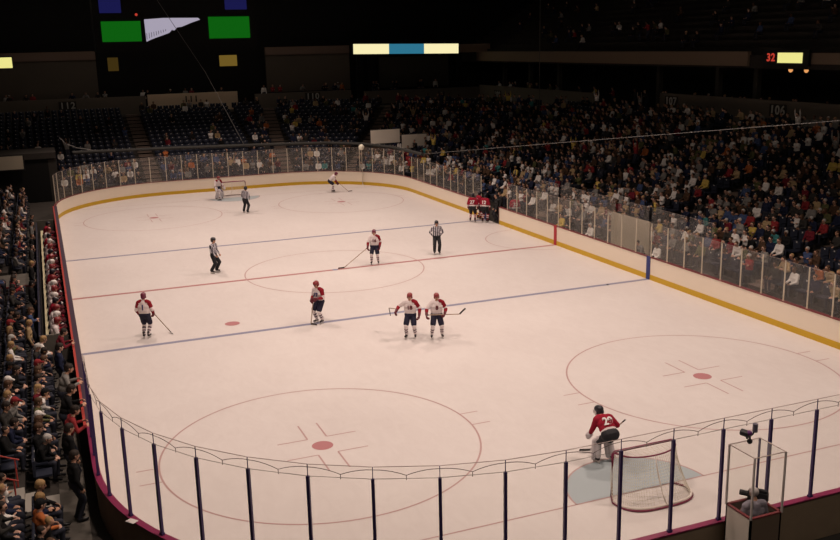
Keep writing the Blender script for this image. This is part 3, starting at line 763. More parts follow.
# lit ribbon boards
E_CREAM = mat('led_cream', (1.0, .90, .50), .5, emit=.95); E_BLUE = mat('led_blue', (.03, .19, .30), .5, emit=.9); E_YEL = mat('led_yellow', (.95, .88, .30), .5, emit=.9)
E_GREEN = mat('led_green', (.005, .125, .006), .5, emit=.85); E_NAVY = mat('led_navy', (.012, .012, .085), .5, emit=.8); E_VID = mat('video_ice', (.42, .38, .48), .5, emit=.9)
E_RED = mat('led_red', (.55, .05, .03), .5, emit=.9); E_ORG = mat('lamp_orange', (.9, .38, .12), .5, emit=.9); E_GOLD = mat('window_gold', (.20, .125, .022), .6, emit=.75); E_GOLD2 = mat('window_gold_dim', (.10, .06, .012), .6, emit=.45); E_VD = mat('video_dark', (.05, .04, .05), .5, emit=.6)
rb = empty('ribbon_board', (24.3, YF - .6, 10.65), 0, 'long lit ribbon board, cream at both ends and blue in the middle', 'sign', 'lit ribbon boards')
MB().box(-6.2, 6.2, .02, .25, -.68, .66, BLACK).build('housing', rb)
sl = -.075   # the board follows the curve of the deck
for x0, x1, mt, nm in ((-6.05, -2.05, E_CREAM, 'cream_screen'), (-2.05, 2.0, E_BLUE, 'blue_screen'), (2.0, 6.1, E_CREAM, 'cream_screen')):
    MB().box(x0, x1, -.02, .02, -.52, .52, mt).build(nm, rb)
rb.rotation_euler = (0, math.radians(1.0), 0)
rb = empty('ribbon_board', (-15.75, YF - .6, 10.3), 0, 'short lit yellow ribbon board at the far left', 'sign', 'lit ribbon boards')
MB().box(-.8, .8, .02, .2, -.55, .55, BLACK).build('housing', rb); MB().box(-.72, .72, -.02, .02, -.48, .48, E_YEL).build('screen', rb)
rb = empty('ribbon_board', (XR - .5, 4.4, 9.75), -PI / 2, 'lit yellow sign with red digits on the right upper deck', 'sign', 'lit ribbon boards')
MB().box(-2.2, 2.0, .02, .2, -.5, .5, BLACK).build('housing', rb); MB().box(-.75, 1.45, -.02, .02, -.33, .33, E_YEL).build('screen', rb)
digits('32', .72, E_RED, rb, -1.4)
for k, dy in enumerate((4.75, 3.35)):
    l = empty('wall_lamp', (XR + .3, dy, 8.95), 0, ('orange glowing lamp under the lit yellow sign, left one', 'orange glowing lamp under the lit yellow sign, right one')[k], 'lamp', 'orange lamps under the sign')
    MB().ball((0, 0, 0), .15, E_ORG, 10, (1, 1, 1.2)).build('bulb', l, smooth=True); MB().tube([(0, 0, .15), (0, 0, .35)], .10, BLACK, 8).build('shade', l)
for x0, x1, z0, z1, lb in ((-6.4, -5.4, 9.2, 10.5, 'gold lit doorway left under the scoreboard'), (4.6, 6.4, 9.35, 10.45, 'gold lit window right under the scoreboard')):
    o = MB().box(x0, x1, YF + 2, YF + 2.1, z0, z1, E_GOLD if x0 > 0 else E_GOLD2).build('window_1' if x0 < 0 else 'window_2', kind='structure')
# scoreboard hanging at the far end
sb = empty('scoreboard', (-1.3, 40, 13), 0, 'dark hanging scoreboard with two green screens and a video picture between', 'scoreboard')
MB().box(-6.9, 6.8, .1, 2.6, -1.9, 3.4, DK).build('housing', sb)
MB().box(-6.32, -3.12, -.02, .1, -1.1, .58, E_GREEN).build('green_screen', sb); MB().box(2.62, 6.2, -.02, .1, -.98, .86, E_GREEN).build('green_screen', sb)
MB().box(-6.35, -4.6, -.02, .1, 1.25, 2.6, E_NAVY).build('navy_screen', sb); MB().box(4.15, 6.05, -.02, .1, 1.45, 2.8, E_NAVY).build('navy_screen', sb)
v = MB().box(-2.85, 2.0, 0, .1, -1.3, .95, DK).build('video_screen', sb)
MB().poly([(-2.8, -.03, .70), (-1.2, -.03, .80), (1.75, -.03, .78), (1.9, -.03, .62), (1.2, -.03, .40), (.3, -.03, .05), (-.1, -.03, .0), (-.35, -.03, -.25), (-.55, -.03, -.2), (-.8, -.03, -.45), (-2.3, -.03, -.95), (-2.75, -.03, -1.15)], E_VID).build('video_picture', v)
k = MB()
for i in range(9): k.box(-2.7 + .2 * i, -2.66 + .2 * i, -.05, -.03, -.95 + .08 * i, -.45 + .04 * i, E_VD)
k.build('video_dark_bars', v)  # dark bars across the video picture
for x in (-6, 6): MB().tube([(x, 1.3, 3.4), (x, 1.3, 12)], .05, BLACK, 6).build('suspension_cable', sb)
l = MB().ball((-3.4, 0, 1.1), .12, E_RED, 8).build('goal_light', sb)
# white advertising boards standing in the far right corner
for x0, x1, lb in ((12.9, 15.55, 'blank white board above the far right corner glass, the left of two'), (15.75, 18.05, 'blank white board above the far right corner glass, the right of two')):
    e = empty('blank_board', ((x0 + x1) / 2, 31.3, 0), 0, lb, 'board', 'blank white boards'); h = (x1 - x0) / 2; zt = 4.05 - .12 * (x0 - 12.9) * 1.6; 
    MB().box(-h, h, -.03, .03, zt - 1.15, zt, mat('blank_board_white', (.82, .74, .64), .6)).build('panel', e)
    MB().box(-h - .05, h + .05, .03, .06, zt - 1.2, zt + .05, BLACK).build('frame', e)
    for s in (-.8, .8): MB().tube([(s * h, .08, 0), (s * h, .08, zt - .2)], .03, BLACK, 6).build('leg', e)
# sign over the left tunnel
e = empty('tunnel_sign', (-16.0, 31.6, 3.15), 0, 'pale blank sign above the dark tunnel mouth at far left', 'sign')
MB().box(-1.2, 1.25, -.04, .04, -.5, .5, mat('sign_tan', (.50, .44, .34), .7)).build('panel', e); MB().box(-1.3, 1.35, .04, .08, -.6, .6, BLACK).build('frame', e)
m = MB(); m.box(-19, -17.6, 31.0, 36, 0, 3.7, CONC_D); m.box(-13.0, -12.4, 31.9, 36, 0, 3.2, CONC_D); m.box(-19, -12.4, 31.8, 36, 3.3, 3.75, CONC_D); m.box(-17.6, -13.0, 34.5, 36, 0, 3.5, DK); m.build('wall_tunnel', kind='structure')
m = MB(); m.box(-17.6, -13.0, 31.9, 32.0, 0, 3.3, DK); m.build('tunnel_shade', kind='structure')  # black sheet standing in for the shade inside the tunnel mouth
# globe on a pole at the far boards
e = empty('globe_lamp', (10.77, 27.51, 0), 0, 'white globe on a thin pole before the far right corner boards', 'lamp')
MB().tube([(0, 0, 0), (0, 0, 3.0)], .025, POST_L, 8).build('pole', e); MB().ball((0, 0, 3.1), .24, mat('globe_white', (.85, .8, .66), .4), 14).build('globe', e, smooth=True); MB().tube([(0, 0, 0), (0, 0, .04)], .12, POST_L, 12).build('base', e)
# cables
CAB = mat('cable_pale', (.17, .165, .16), .6); CABD = mat('net_hem_dark', (.03, .03, .028), .7)
m = MB().tube([(-11.2, 30.9, 3.72), (-4, 31.0, 3.60), (4, 31.0, 3.42), (9, 30.6, 3.28), (11.5, 29.0, 3.17), (12.9, 25.5, 3.12), (13.2, 20.3, 3.08)], .13, CABD, 8)
tag(m.build('net_hem'), 'dark hem band of the safety net above the far glass', 'net')
def cable(pts, r, mt, name, lb): return tag(MB().tube(pts, r, mt, 6).build(name), lb, 'cable')
cable([(13.2, 20.3, 3.1), (13.15, 8, 4.7), (13.1, -6, 6.5), (13.0, -20.5, 8.35), (13, -26, 9.1)], .014, CAB, 'net_cable', 'thin pale cable rising across the right stand')
cable([(-12.0, 31, 4.9), (-11.6, 31, 4.4), (-10.8, 31, 4.05), (-9.5, 31, 3.75), (-6, 31, 3.55), (0, 31, 3.5), (6, 31, 3.45)], .035, CAB, 'net_cable', 'pale cable curving along the net above the far glass')
cable([(-2.88, 40, 15.28), (.4, 38, 9.2), (3.0, 36.2, 2.9)], .02, CAB, 'guy_wire', 'thin diagonal guy wire running down past the scoreboard')
cable([(28, 29.0, 5.2), (28, 29.0, 16)], .03, mat('wire_grey', (.10, .09, .08), .6), 'hanging_wire', 'thin vertical wire hanging before the right upper deck')

# ------------------------------------------------------------------ left side: bench, walkway, stand
BX = -13.75
pb = empty('players_bench', (BX, 4, 0), 0, 'long cream players bench behind the left boards', 'bench')
CREAM = mat('bench_cream', (.50, .46, .30), .6)
MB().box(-.2, .2, -13, 12.5, .42, .47, CREAM).build('bench_seat', pb)
for i in range(11): MB().box(-.15, .15, -12.8 + 2.5 * i, -12.7 + 2.5 * i, 0, .42, BLACK).build('leg', pb)
MB().box(-.42, -.36, -13, 12.5, 0, 1.0, mat('bench_wall_navy', (.012, .012, .03), .6)).build('back_wall', pb)
for yy, lb in ((-9.2, 'pale end wall of the players bench nearest the viewer'), (16.8, 'pale end wall of the players bench farthest away')):
    tag(MB().box(-14.15, -13.15, yy - .05, yy + .05, 0, 1.05, CONC).build('bench_divider'), lb, 'divider', 'bench dividers')
m = MB(); m.box(-16.9, -14.25, 1.2, 4.2, -.02, .55, CONC); m.box(-16.9, -14.25, 1.2, 1.3, .55, .62, RAILR); m.build('landing_platform', kind='structure')
LROWS = 6
def lrow(k, near=False): return ((-13.85 if near else -14.75) - .8 * k), (.06 if near else .30) + .36 * k
m = MB()
for (ya, yb) in ((-30, -22.0), (-20.9, -9.7), (-9.7, .9), (4.3, 30.5)):
    for k in range(LROWS): x, z = lrow(k, yb < -9); m.box(-21.9 if k == LROWS - 1 else x - .82, x, ya, yb, -.02, z, CONC_D)
m.build('stand_left', kind='structure')
m = MB()
for k in range(LROWS * 2): m.box(-13.85 - .4 * (k + 1) - .01, -13.85 - .4 * k, -22.0, -20.9, -.02, .06 + .18 * k + .01, mat('stair_grey', (.30, .28, .25), .9))
m.build('aisle_stairs', kind='structure')
m = MB(); m.box(-14.7, -13.2, -25, -9.6, -.02, .02, CONC); m.build('walkway', kind='structure')
for k, y in enumerate((-22.1, -20.8)):
    e = empty('handrail', (-15.2, y, .3), 0, ('red handrail beside the left aisle stairs, nearer one', 'red handrail beside the left aisle stairs, farther one')[k], 'handrail', 'red handrails at the left aisle')
    MB().tube([(.5, 0, .85), (-1.2, 0, 1.6)], .022, RAILL, 8).build('rail', e)
    for q in (.4, -.4, -1.1): MB().tube([(q, 0, (.4 - q) * .42 - .1), (q, 0, 1.07 - .44 * q)], .02, RAILL, 8).build('upright', e)
e = empty('curtain', (-15.75, -2.5, .3), PI / 2, 'red and tan striped curtain hanging at the left edge', 'curtain')
m = MB(); n = 40; cr, ct = mat('curtain_red', (.25, .03, .03), .8), mat('curtain_tan', (.30, .22, .12), .8)
for i in range(n):
    x0, x1 = -1.7 + 3.4 * i / n, -1.7 + 3.4 * (i + 1) / n; f = lambda x: .06 * math.sin(x * 14)
    m.poly([(x0, f(x0), 0), (x1, f(x1), 0), (x1, f(x1), 2.0), (x0, f(x0), 2.0)], cr if (i // 3) % 2 else ct)
m.build('cloth', e); MB().tube([(-1.8, 0, 2.02), (1.8, 0, 2.02)], .03, BLACK, 8).build('curtain_rod', e)
for s in (-1.75, 1.75): MB().tube([(s, 0, 0), (s, 0, 2.02)], .03, BLACK, 8).build('curtain_post', e)
# papers and a small box on the near rail
tag(MB().box(-.12, .12, -.08, .08, 0, .015, HELM_W).build('paper_sheet', loc=(-12.35, -25.25, HB + .012), rz=-.9), 'white paper sheet lying on the curved near left rail', 'paper')

# right side: penalty boxes with rear glass and benches
BG = [(-11, -9.2), (-9.0, -6.2), (-6, -3.2), (-3, -.2), (0, 2.8), (3, 5.9)]
for i, (a, b) in enumerate(BG):
    pane((14.9, a), (14.9, b), .3, 2.9, GLASS_F, 'rear glass pane of the penalty boxes, %s from the near end' % nth(i + 1), 'penalty box rear panes')
for i, y in enumerate((-9.1, -3.1, 2.9)):
    pane((13.12, y), (14.8, y), HB - .9, 2.72, GLASS_F, 'glass divider across the penalty boxes, %s from the near end' % nth(i + 1), 'penalty box dividers')
tag(MB().box(15.02, 15.1, -5.9, -2.4, .06, 2.1, mat('haze_tan', (.34, .29, .22), .8)).build('haze_panel'), 'tan screen standing at the back of the penalty boxes', 'screen')  # added tan panel in place of bright glass haze and lit floor
for i, (a, b) in enumerate(((-8.6, -3.6), (-2.6, 2.4))):
    e = empty('penalty_bench', (14.4, (a + b) / 2, 0), 0, ('pale penalty bench behind the right boards, nearer one', 'pale penalty bench behind the right boards, farther one')[i], 'bench', 'penalty benches')
    h = (b - a) / 2; MB().box(-.2, .2, -h, h, .42, .47, mat('bench_grey', (.40, .38, .34), .6)).build('bench_seat', e)
    for q in (-h + .2, 0, h - .2): MB().box(-.15, .15, q - .04, q + .04, 0, .42, STEEL).build('leg', e)
m = MB(); m.box(13.1, 15.2, -11, 6.3, -.02, .06, mat('box_floor', (.30, .28, .26), .8)); m.build('floor_penalty_box', kind='structure')

# ------------------------------------------------------------------ television camera box behind the near boards
tb = empty('camera_booth', (-.24, -31.06, 0), 0, 'glass camera booth on a grey base behind the near boards', 'booth')
X, Y = .40, .38; ZB, ZT = 1.58, 2.95
B_L = mat('booth_grey', (.60, .54, .47), .7); B_D = mat('booth_brown', (.12, .085, .06), .7)
MB().box(-X, X, -Y, -Y + .04, 0, ZB, B_D).build('front_panel', tb); MB().box(-X, X, Y - .04, Y, 0, ZB, B_D).build('rear_panel', tb)
MB().box(-X, -X + .04, -Y, Y, 0, ZB, B_L).build('side_panel', tb); MB().box(X - .04, X, -Y, Y, 0, ZB, B_D).build('side_panel', tb)
MB().box(-X, X, -Y, Y, .25, .3, BLACK).build('booth_floor', tb)
k = MB()
for a in ((-X - .01, X + .01, -Y - .01, -Y + .05), (-X - .01, X + .01, Y - .05, Y + .01), (-X - .01, -X + .05, -Y, Y), (X - .05, X + .01, -Y, Y)): k.box(*a, ZB, ZB + .03, RAILR)
k.build('sill', tb)
for (x, y) in ((-X, -Y), (X, -Y), (X, Y), (-X, Y)): MB().box(x - .018, x + .018, y - .018, y + .018, ZB, ZT, GLASS_S if x < 0 or y < 0 else POST_D).build('corner_post', tb)
for n_, q in (('glass_side', [(-X, -Y), (X, -Y)]), ('glass_side', [(X, -Y), (X, Y)]), ('glass_side', [(X, Y), (-X, Y)]), ('glass_side', [(-X, Y), (-X, -Y)])):
    MB().poly([(*q[0], ZB + .03), (*q[1], ZB + .03), (*q[1], ZT), (*q[0], ZT)], GLASS_F if 0 else GLASS).build(n_, tb)
MB().poly([(-X, -Y, ZT), (X, -Y, ZT), (X, Y, ZT), (-X, Y, ZT)], glass_mat('roof_glass', .08)).build('glass_roof', tb)
k = MB()
for q in (((-X, -Y), (X, -Y)), ((X, -Y), (X, Y)), ((X, Y), (-X, Y)), ((-X, Y), (-X, -Y))): k.tube([(*q[0], ZT), (*q[1], ZT)], .012, GLASS_E, 5)
k.build('roof_edge', tb)
op, w = skater((-.27, -31.12), -.1, 'grey-haired camera operator in grey jacket inside the glass booth', dict(m=dict(torso=mat('jacket_grey', (.22, .20, .24), .8), pants=PANTS_K, hair=mat('hair_grey', (.40, .36, .36), .7)), long=True, bare=True, shoes=True, ref=True), 'camera crew', hands=((-.16, .24, 1.18), (.16, .24, 1.18)), z0=.24, sc=1.0)
tc = empty('video_camera', (.02, -30.86, 1.62), .6, 'black shoulder video camera inside the glass booth', 'camera')
MB().box(-.08, .08, -.22, .18, .0, .2, BLACK).build('camera_body', tc); MB().tube([(0, .18, .1), (0, .36, .1)], .06, BLACK, 12).build('lens', tc); MB().box(-.04, .04, -.2, .0, .2, .26, BLACK).build('carry_handle', tc)
rc = empty('remote_camera', (-.22, -30.80, ZT), .3, 'small twin-headed remote camera on the roof of the glass booth', 'camera')
PUR = mat('camera_purple', (.10, .02, .12), .4)
MB().ball((0, 0, .04), .06, BLACK, 10).build('mount_base', rc); MB().tube([(0, 0, .05), (0, 0, .14)], .02, BLACK, 8).build('mount_stem', rc); MB().tube([(-.15, 0, .20), (-.12, 0, .14), (.10, 0, .17), (.17, 0, .24)], .018, BLACK, 8).build('yoke_arm', rc)
h1 = MB().tube([(-.17, -.08, .27), (-.17, .10, .27)], .075, BLACK, 12).build('camera_head', rc); MB().ball((-.17, -.08, .30), .06, PUR, 10).build('lens_hood', h1)
h2 = MB().tube([(.18, 0, .2), (.18, 0, .38)], .055, mat('head_grey', (.10, .09, .12), .4), 12).build('camera_head', rc)
cable([(1.2, -31.6, .03), (1.6, -31.3, .03), (2.0, -31.35, .03), (2.6, -31.1, .03)], .035, mat('hose_tan', (.40, .34, .20), .6), 'hose', 'pale hose lying on the floor behind the near boards')

# ------------------------------------------------------------------ seats
def seat_mesh():
    m = MB(); 
    m.box(-.23, .23, -.02, .38, .38, .44, SEATM); m.box(-.23, .23, -.08, -.02, .42, .86, SEATM)
    m.box(-.25, -.22, -.05, .30, .55, .60, SEATM); m.box(-.034, .034, -.02, -.01, .79, .85, SEATD)  # the pale dot paints the white highlight on each seat back
    m.box(-.04, .04, -.06, .10, 0, .40, BLACK)
    return m
s0_ = seat_mesh().build('proto_seat'); SEAT_ME = s0_.data; bpy.data.objects.remove(s0_)
SEAT_V = np.empty(len(SEAT_ME.vertices) * 3); SEAT_ME.vertices.foreach_get('co', SEAT_V); SEAT_V = SEAT_V.reshape(-1, 3)

# ------------------------------------------------------------------ spectators: poses
FAN_M = dict(skin=SKIN, hair=HAIR_D, shirt=MATS['coat_black'], pants=mat('trousers_dark', (.02, .022, .035), .8), shoe=BLACK, eye=EYE, mouth=MOUTH)
def fan_prims(pose, lo=False):
    P = []; sit = pose != 'stand' and not pose.startswith('stand')
    pel = V3(0, .08, .50) if sit else V3(0, 0, .93)
    lean = {'lean': .35, 'chin': .3, 'stand_lean': .3}.get(pose, .03); B = Matrix.Rotation(-lean, 3, 'X')
    U = lambda x, y, z: pel + B @ V3(x, y, z)
    P += [(U(-.08, 0, 0), U(.08, 0, 0), .125, .125, 'pants'), (U(-.07, 0, .15), U(.07, 0, .15), .125, .125, 'shirt'), (U(-.09, 0, .32), U(.09, 0, .32), .13, .13, 'shirt'), (U(-.15, 0, .46), U(.15, 0, .46), .085, .085, 'shirt'), (U(0, 0, .2), U(0, 0, .44), .125, .11, 'shirt'), (U(0, 0, .48), U(0, .03, .58), .056, .052, 'skin')]
    hc = U(0, .05, .69); hp = Matrix.Rotation(-lean * .3 - .12, 3, 'X') @ Matrix.Rotation({'clap': .3, 'chin': -.3}.get(pose, 0), 3, 'Z')
    P += head_prims(hc, hp @ V3(0, 1, 0), hp @ V3(0, 0, 1))
    for s in (-1, 1):
        hip = U(s * .09, 0, -.02); ank = V3(s * .12, .48, .09) if sit else V3(s * .11, 0, .09)
        kn = V3(s * .13, .50, .50) if sit else ik(hip, ank, .44, .43, V3(0, 1, 0))
        P += [(hip, kn, .098, .075, 'pants'), (kn, ank, .068, .05, 'pants'), (ank + V3(0, -.02, -.03), ank + V3(s * .02, .17, -.04), .05, .04, 'shoe')]
        sh = U(s * .19, 0, .45)
        w = {'lap': V3(s * .14, .40, .62), 'cross': V3(-s * .10, .24, .80), 'lean': V3(s * .08, .50, .62), 'clap': V3(s * .05, .36, .98), 'cheer': V3(s * .30, .12, 1.55), 'chin': V3(s * .08, .30, 1.0) if s > 0 else V3(-.1, .42, .62),
             'cup': V3(s * .14, .36, .80) if s > 0 else V3(-.14, .40, .62), 'stand': V3(s * .26, .08, .88), 'stand_cross': V3(-s * .1, .22, 1.2), 'stand_lean': V3(s * .2, .42, 1.18), 'stand_cheer': V3(s * .25, .1, 1.95)}[pose]
        if (w - sh).length > .52: w = sh + (w - sh).normalized() * .52
        el = ik(sh, w, .28, .25, V3(s * .5, -.7, -.6).normalized() if 'cheer' not in pose else V3(s, .3, -.2).normalized())
        P += [(sh, el, .068, .056, 'shirt'), (el, w, .054, .042, 'shirt')]
        if lo: P.append((w, w + (w - el).normalized() * .09, .04, .03, 'skin'))
        else: P += hand_prims(w, w - el, V3(-s * .6, .2, -.6), 'skin', 1.1, .5, s)
    return P
POSES_SIT = ['lap', 'cross', 'lean', 'clap', 'cheer', 'chin', 'cup']; POSES_ST = ['stand', 'stand_cross', 'stand_lean', 'stand_cheer']
POSE_TXT = dict(lap='hands in lap', cross='arms crossed', lean='leaning forward', clap='clapping', cheer='arms raised', chin='hand at chin', cup='one hand lifted', stand='standing', stand_cross='standing with crossed arms', stand_lean='leaning on the rail', stand_cheer='standing with arms raised')
FAN_ME = {p: blob_mesh('spectator_body', fan_prims(p), FAN_M, .016, 2) for p in POSES_SIT + POSES_ST}
FAN_LO = {p: blob_mesh('spectator_far', fan_prims(p, True), FAN_M, .04, 1, .42) for p in POSES_SIT + POSES_ST}
# hair and cap shells for the nearest spectators
def hair_mesh(kind):
    h = V3(0, 0, 0); P = [(V3(0, -.02, .05), V3(0, .01, .055), .106, .098, 'hair'), (V3(0, -.05, -.01), V3(0, -.03, .03), .088, .098, 'hair')]
    if kind == 'long': P += [(V3(s * .06, -.06, 0), V3(s * .07, -.06, -.16), .05, .035, 'hair') for s in (-1, 0, 1)]
    if kind == 'cap': P += [(V3(0, .08, .055), V3(0, .17, .045), .05, .03, 'hair')]
    return P
SHIRT = {}
def shirt(name, c): SHIRT[name] = mat('top_' + name, c, .85, .1)
for n_, c in (('black', (.012, .012, .013)), ('navy', (.016, .02, .045)), ('charcoal', (.04, .038, .036)), ('brown', (.07, .04, .025)), ('grey', (.20, .19, .18)), ('white', (.70, .66, .63)), ('red', (.24, .028, .032)), ('maroon', (.14, .015, .025)), ('blue', (.05, .075, .16)), ('tan', (.38, .27, .15)), ('orange', (.40, .12, .04)), ('yellow', (.55, .40, .10)), ('olive', (.10, .10, .045)), ('teal', (.05, .20, .20))): shirt(n_, c)
NAMES = list(SHIRT); PROB = np.array([26, 14, 14, 10, 9, 10, 3, 3, 3, 4, 1.2, 1.0, 4, .6]); PROB = PROB / PROB.sum()
SKINS = [SKIN, mat('skin_pale', (.55, .33, .25), .6), mat('skin_brown', (.16, .08, .05), .6)]
HAIRS = [HAIR_D, mat('hair_brown', (.07, .035, .018), .7), mat('hair_fair', (.32, .20, .09), .7), mat('hair_silver', (.40, .38, .36), .7)]
FM_CACHE = {}
def fan_mesh(pose, col, sk, hr):
    k = (pose, col, sk, hr)
    if k not in FM_CACHE:
        me = FAN_ME[pose].copy(); keys = list(FAN_ME[pose]['keys'])
        me.materials[keys.index('shirt')] = SHIRT[col]; me.materials[keys.index('skin')] = SKINS[sk]; me.materials[keys.index('hair')] = HAIRS[hr]
        FM_CACHE[k] = me
    return FM_CACHE[k]
HEAD_AT = {}
for p_ in POSES_SIT + POSES_ST:
    sit = not p_.startswith('stand'); pel = V3(0, .08, .50) if sit else V3(0, 0, .93); ln = {'lean': .35, 'chin': .3, 'stand_lean': .3}.get(p_, .03)
    HEAD_AT[p_] = pel + Matrix.Rotation(-ln, 3, 'X') @ V3(0, .05, .69)
HAIR_ME = {}
for kd in ('short', 'long', 'cap'):
    for nm, mt in (('dark', HAIRS[0]), ('brown', HAIRS[1]), ('fair', HAIRS[2]), ('silver', HAIRS[3])) if kd != 'cap' else (('red', SHIRT['red']), ('white', SHIRT['white']), ('black', SHIRT['black']), ('orange', SHIRT['orange'])):
        HAIR_ME[kd, nm] = blob_mesh('hair', hair_mesh(kd), {'hair': mt}, .014, 2)
FANS = []   # (x, y, z, rz, pose, colour, where, row, dist)
PROB2 = np.array([13, 11, 9, 8, 13, 17, 5, 5, 8, 7, 2, 3, 4, 2]); PROB2 = PROB2 / PROB2.sum()
def add_fan(x, y, z, rz, where, row, pose=None, col=None, stand_p=.04):
    if pose is None:
        pose = random.choice(POSES_ST) if random.random() < stand_p else random.choices(POSES_SIT, [6, 4, 4, 1.2, .25, 2, 2])[0]
    if col is None: col = NAMES[rng.choice(len(NAMES), p=PROB2 if (row < 5 and where in ('right', 'corner', 'far')) else PROB)]
    FANS.append((x, y, z, rz, pose, col, where, row))
SEATS = []  # (x, y, z, rz, occupied, where, row)
def in_view(x, y, z, mg=60):
    q = visible_xy((x, y, z + .6)); return q is not None and -mg < q[0] < 840 + mg and -mg < q[1] < 540 + mg
L1 = BC[0] + 19.5; L2 = (R0 + 6) * PI / 2
for i in range(NROW):
    d = D0 + ROW * i + .32; z = Z0 + RISE * i
    for seg, (sa, sb, scale) in enumerate(((0, L1, 1), (L1, L1 + L2, (R0 + d) / (R0 + 6)), (L1 + L2, L1 + L2 + 46, 1))):
        st = .56 / scale; n = int((sb - sa) / st)
        for k in range(n):
            s = sa + st * (k + .5)
            if min(abs(s - a) * scale for a in AISLES) < .78: continue
            (x, y), (nx, ny) = bowl_point(d, s)
            if x < -12.2 and i < 5 and seg == 0: continue
            if seg == 0 and abs(x - 15.5) < 3.0 and i < 2: continue
            if not in_view(x, y, z): continue
            rz = math.atan2(-ny, -nx) - PI / 2
            q = visible_xy((x, y, z + .6))
            # crowd density: thin in the far left sections, thick on the right
            if seg == 0: dens = (.10 if x < 5 else .2) + (.40 if i < 4 else 0) + (.1 if i > 17 else 0)
            elif seg == 1: dens = (.25 if s < 32 else .6) + (.3 if i < 4 else 0)
            else: dens = .78
            occ = random.random() < dens
            where = ('far', 'corner', 'right')[seg]
            SEATS.append((x, y, z, rz, occ, where, i))
            if occ: add_fan(x, y, z, rz + random.uniform(-.25, .25), where, i)
# upper deck people
for k in range(80):
    i = random.randint(1, 10); y = random.uniform(-10, 50); x = XR + .84 * i + .3; z = 9.9 + .5 * i
    if in_view(x, y, z, 0): add_fan(x, y, z - .02, PI / 2, 'deck', i)
# suite level people leaning on the far concourse wall
for k in range(34):
    x = random.uniform(-16, 30); add_fan(x, YF + .9, 5.6, PI, 'suite', 0, random.choice(POSES_ST[:3]))
for k in range(36): add_fan(XR + .9, random.uniform(-8, 50), 5.3, PI / 2, 'suite', 0, random.choice(POSES_ST[:3]))
# left stand
for (ya, yb) in ((-29.5, -22.2), (-20.6, -9.8), (-9.5, .6), (4.6, 30)):
    for k in range(LROWS):
        x, z = lrow(k, yb < -9); n = int((yb - ya) / .58)
        for q in range(n):
            y = ya + .58 * (q + .5)
            if not in_view(x - .45, y, z, 60): continue
            occ = random.random() < (.86 if y < -5 else .62)
            SEATS.append((x - .5, y, z, -PI / 2, occ, 'left', k))
            if occ: add_fan(x - .5, y, z, -PI / 2 + random.uniform(-.35, .35), 'left', k, stand_p=.06)
# people on the walkway beside the near left boards
WALK = [(-13.45, -22.5, -1.3, 'stand', 'black'), (-13.5, -20.7, -1.2, 'stand', 'black'), (-13.5, -19.4, -1.4, 'stand_lean', 'red'), (-13.55, -17.9, -1.5, 'stand_lean', 'black'), (-13.55, -15.9, -1.5, 'stand_lean', 'grey'), (-13.55, -13.4, -1.4, 'stand', 'navy'), (-13.55, -11.2, -1.5, 'stand_lean', 'maroon')]
for x, y, rz, ps, cl in WALK: add_fan(x, y, .02, rz, 'walkway', 0, ps, cl)
for x, y, cl in ((-14.45, -7.5, 'blue'), (-14.5, -9.0, 'tan'), (-14.4, -3.0, 'black'), (-14.4, 1.0, 'black'), (-14.4, 5.5, 'charcoal'), (-14.4, 9.0, 'black'), (-14.4, 12.5, 'grey'), (-14.4, 15.5, 'black')): add_fan(x, y, 0 if not 1 < y < 4.3 else .55, -PI / 2, 'bench', 0, random.choice(['stand', 'stand_cross']), cl)
# people inside the penalty boxes and right rail
for y, cl, ps in ((-7.6, 'white', 'lap'), (-6.3, 'grey', 'lean'), (-1.5, 'white', 'lap'), (.6, 'black', 'cross'), (1.6, 'yellow', 'lap')): add_fan(14.42, y, .06, PI / 2, 'penalty', 0, ps, cl)
add_fan(17.1, -9.9, Z0 + RISE * 1, PI / 2, 'right', 1, 'stand', 'white')
